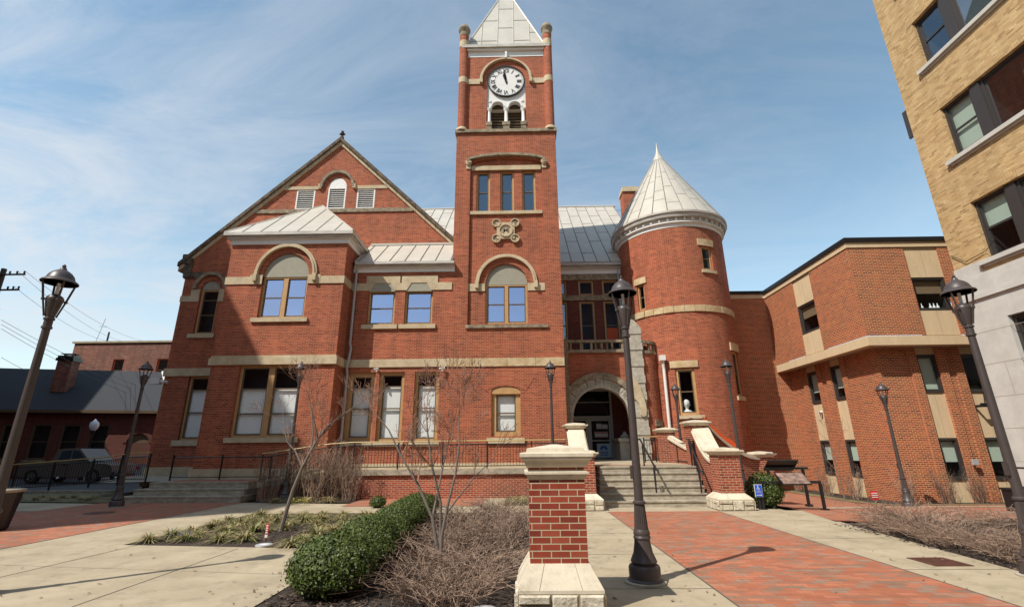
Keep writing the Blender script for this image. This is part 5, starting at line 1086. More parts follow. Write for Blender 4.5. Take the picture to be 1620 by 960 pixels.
handrail('black iron handrail in the middle of the entrance steps', (4.15, 17.3, 1.95), (4.05, 15.15, 1.02), (4.13, 16.9, 1.07), (4.06, 15.4, .34))
handrail('black iron handrail against the right-hand stair wall', (5.75, 17.0, 1.93), (5.32, 15.05, .98), (5.72, 16.85, 1.07), (5.38, 15.3, .34))
# stone bench inside the porch
s = MB(); s.box(4.62, 5.38, 23.2, 24.7, 1.1, 1.95); s.box(4.55, 5.38, 23.1, 24.8, 1.95, 2.1); s.lathe([(.2, 2.1), (.24, 2.2), (.1, 2.3), (.05, 2.42)], (5.0, 23.8, 0), 12); tag(s.build('stone_pedestal', 'stone_grey'), 'grey stone pedestal block inside the shaded porch', 'pedestal')
# ================================================================== PLANTS
def cane_bush(name_seed, n=150, h=.6, r=.7, upright=.0, th_=.006, twigs=2, curl=1.0):
    rr = random.Random(name_seed); s = MB()
    for i in range(n):
        a = rr.uniform(0, 2 * math.pi); rad = r * math.sqrt(rr.random()) * .35; p = Vector((rad * math.cos(a), rad * math.sin(a), 0)); a += rr.uniform(-.9, .9)
        out = Vector((math.cos(a), math.sin(a), 0)); L = h * rr.uniform(.7, 1.35); sp = (1 - upright) * rr.uniform(.2, 1.25) * r; path = [p.copy()]
        k = 5
        for j_ in range(1, k + 1):
            t = j_ / k; q = p + out * sp * t ** 1.1 + Vector((0, 0, L * (t - (.55 * curl * t * t if upright < .5 else .05 * t * t)))) + Vector((rr.uniform(-1, 1), rr.uniform(-1, 1), rr.uniform(-.5, .5))) * .035 * (1 + t); q.z = max(.01, q.z); path.append(q)
        m = 0 if rr.random() < .6 else 1
        s.tube(path, [th_ * (1 - .75 * j_ / k) for j_ in range(k + 1)], 3, m, cap=False)
        for w_ in range(twigs):
            j_ = rr.randint(2, k); q = path[j_]; d = Vector((rr.uniform(-1, 1), rr.uniform(-1, 1), rr.uniform(.1, 1))).normalized() * rr.uniform(.08, .22); s.tube([q, q + d * .6 + Vector((0, 0, .01)), q + d], [th_ * .5, th_ * .4, th_ * .2], 3, m, cap=False)
    return s.build('canes', ['cane', 'cane2'])
def proto_thing(mesh_obj, name, cat):
    mesh_obj.name = name; return mesh_obj
LAST = {}
def place(proto, name, x, y, rz, sc, label, cat, group, z=None):
    k = proto.as_pointer()
    if LAST.get(k) is None: o = proto; LAST[k] = 1
    else: o = proto.copy(); C.objects.link(o)
    o.name = name; o.location = (x, y, gz(x, y) if z is None else z); o.rotation_euler = (0, 0, rz); o.scale = sc if isinstance(sc, tuple) else (sc, sc, sc)
    o['label'] = label; o['category'] = cat; o['group'] = group; return o
cb_ = [cane_bush(11, 95, .66, .9, th_=.0065, twigs=1), cane_bush(12, 90, .58, 1.0, th_=.007, twigs=1), cane_bush(13, 95, .78, .85, th_=.0065, twigs=2)]
for i, c in enumerate(cb_): c.name = 'bp%d' % i
G1 = 'bare arching shrubs in the bed behind the brick pillar'; G2 = 'bare shrubs in the dark bed right of the brick path'
pr = random.Random(5)
spots = [(-1.15, 6.15), (-.65, 6.5), (-.75, 5.85), (-.55, 7.0), (-1.4, 7.2), (-.75, 7.3), (-.35, 7.9), (-1.5, 8.4), (-.9, 8.6), (-.3, 9.1), (-1.5, 9.7), (-.7, 10.1), (0.05, 10.4), (-1.4, 11.2), (-.5, 11.5), (.2, 12.2), (-1.4, 12.8), (-.6, 13.2)]
for i, (x, y) in enumerate(spots): place(cb_[i % 3], 'bare_shrub', x, y, pr.uniform(0, 6.3), pr.uniform(.80, 1.0) * (.85 if y < 7 else 1.05), 'tangle of arching brown canes between the green hedge and the brick pillar', 'shrub', G1)
for i in range(26):
    t = i / 26; y = 5.2 + 6.2 * pr.random(); x = 7.25 + 5.0 * pr.random()
    if i < 12: y = 6.6 + i * .42; x = 7.35 + .12 * (i % 3) + (.5 if y > 10.5 else 0)
    place(cb_[i % 3], 'bare_shrub', x, y, pr.uniform(0, 6.3), pr.uniform(.75, 1.05), 'leafless tangle of thin brown canes on dark mulch beyond the right concrete walk', 'shrub', G2)
tall = cane_bush(31, 60, 1.25, .75, upright=.52, th_=.010, twigs=7); tall.name = 'tp'
for i, (x, y) in enumerate(((-8.7, 17.3), (-7.9, 17.55), (-7.2, 17.35), (-6.5, 17.6), (-5.95, 17.45), (-6.9, 17.75))): place(tall, 'twiggy_shrub', x, y, i * 1.1, (1, 1, 1.0 + .12 * (i % 3)), 'tall upright twiggy leafless shrub growing against the low ramp wall', 'shrub', 'twiggy shrubs against the ramp wall')
thin = cane_bush(41, 55, .9, .5, upright=.5, th_=.006, twigs=4); thin.name = 'np'
for i, (x, y) in enumerate(((13.35, 24.6), (13.4, 22.5), (13.55, 20.9), (14.0, 18.75), (15.5, 18.8), (16.6, 18.75), (18.2, 18.7), (20.0, 18.6))): place(thin, 'thin_shrub', x, y, i * 1.7, (1.1, 1.1, 1.1), 'thin leafless shrub at the foot of the brown annex wall', 'shrub', 'thin shrubs along the annex wall')
# boxwood hedge
def leafball(seed, n, rx, rz, m='leaf', lf=.022):
    rr = random.Random(seed); s = MB(); lumps = [(Vector((rr.gauss(0, 1), rr.gauss(0, 1), rr.gauss(0, 1))).normalized(), rr.uniform(.02, .07)) for _ in range(16)]
    for i in range(n):
        d = Vector((rr.gauss(0, 1), rr.gauss(0, 1), rr.gauss(0, 1))).normalized()
        if d.z < -.75: continue
        k = 1.0
        for l, a in lumps:
            q = d.dot(l); k += a * max(0, q - .7) / .3 - .03 * (q > .93 and a < .05)
        z_ = rr.random(); k *= rr.uniform(.80, 1.0) if z_ < .74 else (rr.uniform(.95, 1.08) if z_ < .97 else rr.uniform(1.05, 1.17))
        p = Vector((d.x * rx * k, d.y * rx * k, rz + d.z * rz * k)); nn_ = (d + Vector((rr.uniform(-1, 1), rr.uniform(-1, 1), rr.uniform(-.4, 1.2))) * .9).normalized(); t = nn_.cross(Vector((rr.uniform(-1, 1), rr.uniform(-1, 1), rr.uniform(-1, 1)))).normalized(); b = nn_.cross(t); L = lf * rr.uniform(.7, 1.3)
        s.poly([p - t * L, p - b * L * .55, p + t * L, p + b * L * .55], [(0, 0)] * 4)
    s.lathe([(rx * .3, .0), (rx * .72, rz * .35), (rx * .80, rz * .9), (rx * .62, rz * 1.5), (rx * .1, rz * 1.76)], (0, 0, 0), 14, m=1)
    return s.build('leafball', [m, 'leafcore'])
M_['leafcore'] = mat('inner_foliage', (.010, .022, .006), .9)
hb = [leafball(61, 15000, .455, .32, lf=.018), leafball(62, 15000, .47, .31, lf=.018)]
for i, o in enumerate(hb): o.name = 'hp%d' % i
names = ['rounded boxwood at the camera end of the clipped green hedge', 'second boxwood of the green hedge, counted from the camera end', 'third boxwood of the green hedge, counted from the camera end', 'fourth boxwood of the green hedge, counted from the camera end', 'fifth boxwood of the green hedge, counted from the camera end',
         'sixth boxwood of the green hedge, counted from the camera end', 'seventh boxwood of the green hedge, counted from the camera end', 'eighth boxwood of the green hedge, counted from the camera end', 'boxwood at the far end of the clipped green hedge, nearest the hall']
for i in range(8): place(hb[i % 2], 'boxwood', -2.33 - .045 * i + .04 * (i % 2), 6.42 + .93 * i, i * 1.3, ((1.04, 1.02, 1.0) if i == 0 else (.92 + .04 * ((i * 5) % 3 - 1), .98, .88 + .05 * ((i * 7) % 3))), (names[:7] + names[8:])[i], 'hedge bush', 'clipped green boxwood hedge')
bs_ = leafball(63, 5200, .48, .46, lf=.028); tag(bs_, 'dark glossy evergreen bush behind the slanted picture panel', 'shrub'); bs_.name = 'evergreen_bush'; bs_.location = (7.0, 14.75, 0)
bs2 = leafball(64, 1500, .24, .16); tag(bs2, 'small green bush on the paving behind the slim bare trees', 'shrub'); bs2.name = 'small_bush'; bs2.location = (-4.35, 15.3, 0)
# clumps of lilyturf
def clump(seed, n, L, mats=('blade', 'blade2'), green=.45, wb=.007):
    rr = random.Random(seed); s = MB()
    for i in range(n):
        a = rr.uniform(0, 6.283); o = Vector((math.cos(a), math.sin(a), 0)); sd = Vector((-o.y, o.x, 0)); l = L * rr.uniform(.6, 1.2); el = rr.uniform(.5, 1.35); w_ = wb; p = o * rr.uniform(0, .05); pts = []
        for k in range(5): t = k / 4; pts.append(p + o * l * math.cos(el) * t * (1 + .35 * t) + Vector((0, 0, max(.005, l * (math.sin(el) * t - .62 * t * t)))))
        m = 0 if rr.random() < green else 1
        for k in range(4): s.poly([pts[k] - sd * w_ * (1 - k * .2), pts[k] + sd * w_ * (1 - k * .2), pts[k + 1] + sd * w_ * (.8 - k * .2), pts[k + 1] - sd * w_ * (.8 - k * .2)], [(0, 0)] * 4, m)
    return s.build('clump', list(mats))
cps = [clump(71, 120, .40, wb=.011), clump(72, 110, .44, green=.55, wb=.011), clump(73, 120, .38, green=.3, wb=.011)]
for i, o in enumerate(cps): o.name = 'cp%d' % i
pr = random.Random(9); n = 0; y = 9.45
while y < 13.8:
    x = -7.2 + pr.uniform(0, .2) + 0
    while x < -3.55 + (y - 9.5) * .1:
        bare = (abs(x + 5.1) < .55 and abs(y - 10.9) < .5) or (x > -5.2 and 9.6 < y < 10.5 and pr.random() < .45)
        edge = 9.15 + (-3.5 - x) * .145 + .18
        if not bare and y > edge: place(cps[n % 3], 'lilyturf', x + pr.uniform(-.1, .1), y + pr.uniform(-.1, .1), pr.uniform(0, 6.3), pr.uniform(.8, 1.15), 'green and straw-coloured grassy tuft in the bed around the slim leaning tree', 'grass tuft', 'grassy tufts in the bed around the leaning tree'); n += 1
        x += pr.uniform(.50, .68)
    y += .50
for i in range(16): place(cps[i % 3], 'lilyturf', -.35 + (i % 6) * .36 + pr.uniform(-.06, .06), 15.9 + (i // 6) * .5, i, .95, 'tuft of grassy leaves in the small bed against the brick ramp wall', 'grass tuft', 'grassy tufts in the small bed by the ramp wall')
st = clump(75, 190, .55, green=.0); st.name = 'sp'
for i, (x, y) in enumerate(((-8.2, 16.75), (-7.2, 16.85), (-6.5, 17.0), (-7.7, 16.9))): place(st, 'straw_grass', x, y, i * 2.1, .9, 'tuft of pale straw-coloured ornamental grass below the twiggy shrubs', 'grass tuft', 'straw grass tufts by the ramp wall')
for i in range(14): place(st, 'straw_grass', -15.2 - (i % 7) * .75 + pr.uniform(-.2, .2), 17.8 + (i // 7) * .7 + (i % 7) * .1, i * 1.3, .8, 'tuft of dull dry grass on the shaded bank beside the left steps', 'grass tuft', 'dry grass on the shaded bank')
# grass blades and wood chips nobody could count
s = MB(); pr = random.Random(21)
def chips(poly, n):
    xs = [p[0] for p in poly]; ys = [p[1] for p in poly]
    for i in range(n):
        x, y = pr.uniform(min(xs), max(xs)), pr.uniform(min(ys), max(ys)); a = pr.uniform(0, 3.14); l = pr.uniform(.012, .045); w_ = l * pr.uniform(.15, .4); d = Vector((math.cos(a), math.sin(a), pr.uniform(-.4, .4))); e = Vector((-d.y, d.x, pr.uniform(-.3, .3))); p = Vector((x, y, gz(x, y) + .0 + pr.uniform(.0, .012)))
        s.poly([p - d * l - e * w_, p + d * l - e * w_, p + d * l + e * w_, p - d * l + e * w_], [(0, 0)] * 4, pr.choice((0, 0, 1)))
chips([(-3.0, 5.6), (.2, 14)], 7000); chips([(-7.3, 9.8), (-3.6, 13)], 2500); chips([(6.85, 5), (11, 11.6)], 6000); chips([(-2.9, 5.6), (-1.8, 9)], 1500)
tag(s.build('mulch_chips', ['mulch', 'cane2']), 'dark wood chips strewn over the planting beds', 'mulch', kind='stuff')
s = MB(); pr = random.Random(33)
for i in range(420):
    x, y = pr.choice(((pr.uniform(-9, -3), pr.uniform(4.5, 9.5)), (pr.uniform(.95, 2.4), pr.uniform(5.5, 14)), (pr.uniform(5.2, 7.1), pr.uniform(5.5, 14)), (pr.uniform(-9, 2), pr.uniform(14, 15.6)), (pr.uniform(2.3, 5.3), pr.uniform(6, 14)), (pr.gauss(6.9, .25), pr.uniform(6, 12)), (pr.gauss(-3.1, .15), pr.uniform(5.5, 9))))
    a = pr.uniform(0, 6.28); l = pr.uniform(.012, .035); d = Vector((math.cos(a), math.sin(a), pr.uniform(-.2, .2))) * l; e = Vector((-d.y, d.x, pr.uniform(-.01, .01))) * pr.uniform(.3, .7); p = Vector((x, y, gz(x, y) + .014))
    s.poly([p - d, p - e, p + d, p + e], [(0, 0)] * 4, pr.choice((0, 0, 1)))
tag(s.build('fallen_leaves', ['cane2', 'twig']), 'scattered dry leaf crumbs on the concrete walks and brick path', 'leaves', kind='stuff')
# ------------------------------------------------------------------ bare trees
def grow(s, p, d, L, r, depth, rr, m=0, bend=.25, up_=.12, k=None, twig=1):
    n = 4; path = [p]; q = p.copy(); dd = d.normalized()
    for i in range(n):
        dd = (dd + Vector((rr.uniform(-1, 1), rr.uniform(-1, 1), rr.uniform(-.6, .8))) * bend * .35 + Vector((0, 0, up_ * .3))).normalized(); q = q + dd * L / n; path.append(q.copy())
    r1 = r * (.58 if depth > 0 else .3); rs = [max(.0032, r + (r1 - r) * i / n) for i in range(n + 1)]
    s.tube(path, rs, 6 if depth > 2 else (4 if depth > 0 else 3), m, cap=False)
    if depth == 0: return
    kk = rr.randint(2, 3) + (1 if depth < 2 else 0)
    for i in range(kk):
        t = rr.randint(2, n) if i else n; a = rr.uniform(0, 6.28); o = dd.orthogonal().normalized(); o.rotate(Matrix.Rotation(a, 3, dd)); sp = rr.uniform(.5, 1.15) * (1 if i else .3)
        grow(s, path[t], (dd + o * sp).normalized(), L * rr.uniform(.6, .85), rs[t] * (.72 if i else .95), depth - 1, rr, m, bend, up_, k)
def bare_tree(name, label, loc, stems, seed, mats=('bark', 'twig')):
    rr = random.Random(seed); Tn = thing(name, label, 'tree', loc); p0 = Vector(loc)
    stems = [(a, b * .78, c * .78, d, e * .82) for a, b, c, d, e in stems]; tr = MB(); cr = MB()
    for (pts, r0, r1, depth, Lb) in stems:
        P = [p0 + Vector(q) for q in pts]; n = len(P); rs = [r0 + (r1 - r0) * i / (n - 1) for i in range(n)]; tr.tube(P, rs, 8, 0)
        d = (P[-1] - P[-2]).normalized()
        for k in range(2): o = d.orthogonal().normalized(); o.rotate(Matrix.Rotation(rr.uniform(0, 6.28), 3, d)); grow(cr, P[-1], (d + o * rr.uniform(.2, .8)).normalized(), Lb * 1.25, r1 * .8, depth, rr)
        for i in range(max(1, n // 2), n - 1):
            for k in range(3): d2 = (P[i + 1] - P[i]).normalized(); o = d2.orthogonal().normalized(); o.rotate(Matrix.Rotation(rr.uniform(0, 6.28), 3, d2)); grow(cr, P[i], (d2 + o * rr.uniform(.7, 1.3)).normalized(), Lb * .9, rs[i] * .5, max(1, depth - 1), rr)
    tr.build('trunk', mats[0], Tn, smooth=True); cr.build('crown', mats[1], Tn); return Tn
bare_tree('bare_tree', 'slim bare tree with several forking grey stems rising from the brown canes', (-1.22, 7.5, 0), [
    ([(0, 0, 0), (-.02, 0, .35), (-.10, .02, .7), (-.34, .05, 1.15), (-.62, .08, 1.55), (-.85, .1, 1.95)], .040, .014, 4, .36),
    ([(.02, 0, 0), (.03, .02, .5), (.02, 0, .9), (-.12, -.04, 1.4), (-.22, .0, 1.9), (-.25, .05, 2.1)], .034, .012, 4, .35),
    ([(.05, 0, 0), (.05, .0, .45), (.12, 0, .85), (.22, .05, 1.3), (.27, .06, 1.75), (.24, .1, 2.15)], .036, .012, 4, .36),
    ([(.1, 0, .75), (.28, .0, .98), (.50, .05, 1.25), (.78, .1, 1.5)], .018, .008, 3, .24),
    ([(-.1, .02, .7), (-.05, .3, 1.2), (.02, .45, 1.7), (.1, .5, 2.0)], .024, .010, 4, .32)], 3)
bare_tree('bare_tree', 'young bare tree with one slim trunk leaning right out of the grassy bed', (-5.2, 11.05, 0), [
    ([(0.0, 0, 0.0), (0.074, 0, 0.419), (0.163, .0, 0.837), (0.311, 0, 1.302), (0.459, 0, 1.628), (0.592, 0, 1.906)], .062, .036, 3, .35),
    ([(0.592, 0, 1.906), (0.777, 0, 2.186), (1.073, .05, 2.418), (1.369, .1, 2.651)], .034, .012, 3, .32),
    ([(0.459, 0, 1.628), (0.444, .05, 2.046), (0.333, .1, 2.511), (0.222, .1, 2.883)], .028, .010, 3, .4),
    ([(0.311, 0, 1.302), (0.074, .1, 1.628), (-0.185, .15, 1.86), (-0.333, .2, 2.232)], .022, .009, 3, .4),
    ([(0.592, 0, 1.906), (0.533, -.2, 2.325), (0.407, -.25, 2.744)], .024, .009, 3, .38)], 8)
bare_tree('sapling', 'pale thin sapling against the annex side wall right of the picture panels', (12.9, 20.6, -.4), [
    ([(0, 0, 0), (-.04, 0, .8), (-.1, 0, 1.6), (-.15, 0, 2.2)], .035, .014, 3, .42), ([(-.05, 0, 1.0), (-.35, .1, 1.5), (-.6, .1, 2.1)], .015, .008, 2, .35), ([(-.07, 0, 1.3), (.2, .1, 1.8), (.35, .1, 2.4)], .015, .008, 2, .35)], 15)
# ================================================================== SMALL THINGS
s = MB(); s.lathe([(.36, .004), (.36, .012), (.30, .013), (.02, .014)], (-12.05, 14.4, 0), 28); tag(s.build('manhole_cover', 'rust', smooth=True), 'round dark iron manhole cover in the shaded brick paving', 'manhole cover')
gr = thing('drain_grate', 'square rusty iron drain cover set in the right concrete walk', 'drain cover', (6.17, 7.95, 0)); s = MB(); s.box(5.90, 6.45, 7.68, 8.22, .001, .010); s.build('frame', 'rust', gr)
for k in range(9): s = MB(); s.box(5.94, 6.41, 7.71 + k * .055, 7.74 + k * .055, .010, .015); s.build('bar', 'rust', gr)
for (x, y, lb_) in ((-4.72, 9.45, 'round grey in-ground light in the grassy bed beside the red marker'), (-.42, 5.75, 'round grey in-ground light in the mulch at the bottom edge, left of the pillar')):
    L = thing('ground_light', lb_, 'light', (x, y, 0)); s = MB(); s.lathe([(.15, 0), (.15, .02), (.135, .03), (.12, .03)], (x, y, 0), 24); s.build('housing', 'grey_metal', L, smooth=True); s = MB(); s.lathe([(.12, .026), (.02, .038)], (x, y, 0), 24); s.build('lens', 'globe', L, smooth=True)
mk = thing('warning_marker', 'narrow red and white warning marker stake in the grassy bed', 'marker', (-4.85, 9.75, 0)); s = MB(); s.box(-4.86, -4.84, 9.74, 9.76, 0, .16); s.build('stake', 'rust', mk)
s = MB(); s.box(-4.88, -4.82, 9.745, 9.755, .08, .33); pl_ = s.build('plate', 'red', mk); s = MB(); s.box(-4.875, -4.825, 9.738, 9.744, .09, .14)
for z in (.165, .205, .245, .285): s.box(-4.868, -4.832, 9.738, 9.744, z, z + .022)
s.build('lettering', 'white', pl_)
mk = thing('red_sign', 'small red lawn sign on a stake below the annex windows', 'sign', (13.35, 19.6, -.4)); s = MB(); s.box(13.28, 13.56, 19.6, 19.62, -.3, .02); pl_ = s.build('plate', 'red', mk); s = MB(); [s.box(13.31, 13.53, 19.585, 19.598, z, z + .03) for z in (-.08, -.15, -.22)]; s.build('lettering', 'white', pl_); s = MB(); s.box(13.41, 13.43, 19.62, 19.64, -.45, -.1); s.build('stake', 'grey_metal', mk)
# accessible-entrance sign
sg = thing('accessible_sign', 'blue wheelchair access sign on a black post beside the right stair pier', 'sign', (6.6, 14.3, 0)); s = MB(); s.box(6.56, 6.64, 14.3, 14.38, -.2, .70); s.build('post', 'black', sg); sg.scale = (.76, .76, .76); sg.location = (6.6, 14.3, .12)
s = MB(); s.box(6.46, 6.74, 14.255, 14.275, .27, .70); bp_ = s.build('plate', 'white', sg); s = MB(); s.box(6.475, 6.725, 14.245, 14.254, .285, .685); s.build('sign_face', 'blue', sg)
T = FY(14.24); s = MB(); s.arc(T, 6.585, .655, 0, .016, 0, .004, 0, 360, 12); s.prism(T, [(6.575, .64), (6.595, .64), (6.60, .58), (6.635, .58), (6.655, .535), (6.64, .53), (6.62, .565), (6.58, .565)], 0, .004); s.arc(T, 6.59, .555, .038, .05, 0, .004, 120, 380, 20); s.build('wheelchair_symbol', 'white', sg)
text('ACCESSIBLE', 'lettering', 'white', sg, (6.6, 14.243, .465), .036, ex=.001); text('ENTRANCE', 'lettering', 'white', sg, (6.6, 14.243, .42), .036, ex=.001)
s = MB(); s.prism(T, [(6.5, .345), (6.66, .345), (6.66, .365), (6.70, .335), (6.66, .305), (6.66, .325), (6.5, .325)], 0, .004); s.build('arrow', 'white', sg)
# slanted picture panels on a black frame
for (x0, x1, yb_, yt, zb_, zt_, lb_, m_) in ((7.25, 8.05, 14.15, 14.55, .66, .94, 'slanted sepia picture panel on a black frame, in front of the evergreen bush', 'picture'), (7.45, 8.35, 15.6, 15.2, .98, 1.28, 'dark slanted panel seen from behind, beyond the sepia picture panel', 'black')):
    L = thing('picture_panel', lb_, 'information panel', ((x0 + x1) / 2, (yb_ + yt) / 2, 0)); sk = -.22 if m_ == 'picture' else -.1
    A = [Vector((x0, yb_, zb_)), Vector((x1, yb_, zb_)), Vector((x1 + sk * 0, yt, zt_)), Vector((x0, yt, zt_))]; nrm = (A[1] - A[0]).cross(A[3] - A[0]).normalized() * (1 if m_ == 'picture' else -1)
    s = MB(); B = [v - nrm * .04 for v in A]; s.poly(A); s.poly(B[::-1]); [s.poly([A[i], B[i], B[(i + 1) % 4], A[(i + 1) % 4]]) for i in range(4)]; s.build('board', 'black', L)
    if m_ == 'picture':
        s = MB(); c_ = sum(A, Vector()) / 4; s.poly([c_ + (v - c_) * .95 + nrm * .004 for v in A]); s.build('picture', 'picture', L)
    s = MB(); ym = (yb_ + yt) / 2; z = (zb_ + zt_) / 2 - .1; s.box(x0 - (.6 if m_ == 'picture' else 0), x1 + .35, ym - .03, ym + .03, z - .04, z + .03); s.build('crossbar', 'black', L)
    for x in ((x0 - .55, x1 + .33) if m_ == 'picture' else (x0 + .05, x1 + .2)): s = MB(); s.box(x - .035, x + .035, ym - .03, ym + .03, -.05, z - .04); s.box(x - .08, x + .08, ym - .08, ym + .08, -.05, .01); s.build('leg', 'black', L)
# litter bin at the left edge
lb2 = thing('litter_bin', 'dark litter bin with pale rim cut by the left picture edge', 'litter bin', (-11.85, 11.3, 0)); s = MB(); s.lathe([(.26, .0), (.30, .05), (.40, .80)], (-11.85, 11.3, 0), 24, flute=.05); s.build('body', 'black', lb2); s = MB(); s.lathe([(.40, .80), (.43, .81), (.43, .86), (.30, .88), (.28, .84)], (-11.85, 11.3, 0), 24); s.build('rim', 'concrete_dirty', lb2, smooth=True)
# security cameras and wall fittings
def seccam(p, d, label):
    L = thing('security_camera', label, 'security camera', p); p = Vector(p); d = Vector(d).normalized(); s = MB(); s.box(p.x - .05, p.x + .05, p.y - .02, p.y + .01, p.z - .05, p.z + .05); s.tube([p, p + Vector((0, -.12, .02))], .018, 6); s.build('bracket', 'white', L)
    s = MB(); q = p + Vector((0, -.14, .03)); s.tube([q - d * .1, q + d * .16], .05, 10); s.build('housing', 'white', L); s = MB(); s.tube([q + d * .161, q + d * .17], .036, 10); s.build('lens', 'black', L)
seccam((-6.17, MAIN - .01, 4.93), (-.6, -1, -.3), 'white security camera between the first two tall windows right of the downspout')
seccam((-3.33, MAIN - .01, 4.93), (-1, -.5, -.2), 'white security camera right of the third tall window beside the tower')
seccam((-16.6, WING - .01, 4.75), (-1, -.3, -.1), 'white security camera at the hall\'s shaded far left corner')
seccam((14.4, 23.6, 3.2), (-1, -.6, -.3), 'white security camera on the tan panel of the annex side wall')
s = MB(); s.box(17.72, 18.6, LF - .35, LF - .28, 3.05, 3.2); s.tube([(17.75, LF, 3.1), (17.75, LF - .3, 3.1)], .05, 8); s.tube([(18.3, LF + .05, 3.7), (17.9, LF - .3, 3.2)], .02, 5); tag(s.build('wall_bracket', 'black'), 'black projecting metal bracket on the tan annex panel behind the right lamp', 'bracket')
wbx = MB(); wbx.box(13.0, 13.3, 13.7, 14.0, -.3, .5); wbx.box(12.97, 13.33, 13.67, 14.03, .5, .55)
tag(wbx.build('utility_cabinet', 'black'), 'small black cabinet at the foot of the right lamp, by the limestone wall', 'cabinet')
# plants on the annex sill seen through the glass
s = MB(); pr = random.Random(4)
for i in range(260): p = Vector((18.2 + pr.gauss(0, .2), LF + .35 + pr.uniform(-.05, .15), 4.1 + pr.gauss(0, .22))); d = Vector((pr.uniform(-1, 1), pr.uniform(-.5, .5), pr.uniform(-1, 1))).normalized() * .05; e = d.orthogonal().normalized() * .02; s.poly([p - d - e, p + d - e, p + d + e, p - d + e], [(0, 0)] * 4)
s.box(18.05, 18.35, LF + .3, LF + .5, 3.72, 3.9)
tag(s.build('potted_plant', 'leaf'), 'green potted plant inside the annex window beside the right lamp', 'plant')
for i, (x, z) in enumerate(((16.35, 6.98), (16.55, 6.98), (16.9, 6.98), (17.05, 6.98), (17.2, 6.98))):
    s = MB(); s.lathe([(.05, 0), (.055, .12), (.02, .18), (.02, .26), (.01, .27)], (x, FYm + .35, z), 10); tag(s.build('bottle', 'globe', smooth=True), 'pale bottle standing inside the upper annex window', 'bottle', 'bottles in the upper annex window')
# flowers
for (x, y, m_, nm, lb_, r) in ((-7.05, 16.1, 'yellow', 'daffodils', 'bright yellow daffodils at the edge of the bed by the twiggy shrubs', .22), (-6.6, 9.95, 'purple', 'blue_flowers', 'small blue flowers at the left corner of the grassy bed', .2)):
    s = MB(); pr = random.Random(int(y))
    for i in range(26):
        p = Vector((x + pr.uniform(-r, r) * 1.4, y + pr.uniform(-r, r) * .5, .10 + pr.uniform(0, .1))); q = .025 if m_ == 'yellow' else .014
        for k in range(5): a = R_(72 * k + i); b = R_(72 * k + 50 + i); s.poly([p, p + Vector((math.cos(a), math.sin(a), .4)) * q, p + Vector((math.cos(b), math.sin(b), .4)) * q], [(0, 0)] * 3, 0)
        s.tube([(p.x, p.y, 0), p], .003, 3, 1, cap=False)
    tag(s.build(nm, [m_, 'blade']), lb_, 'flowers')
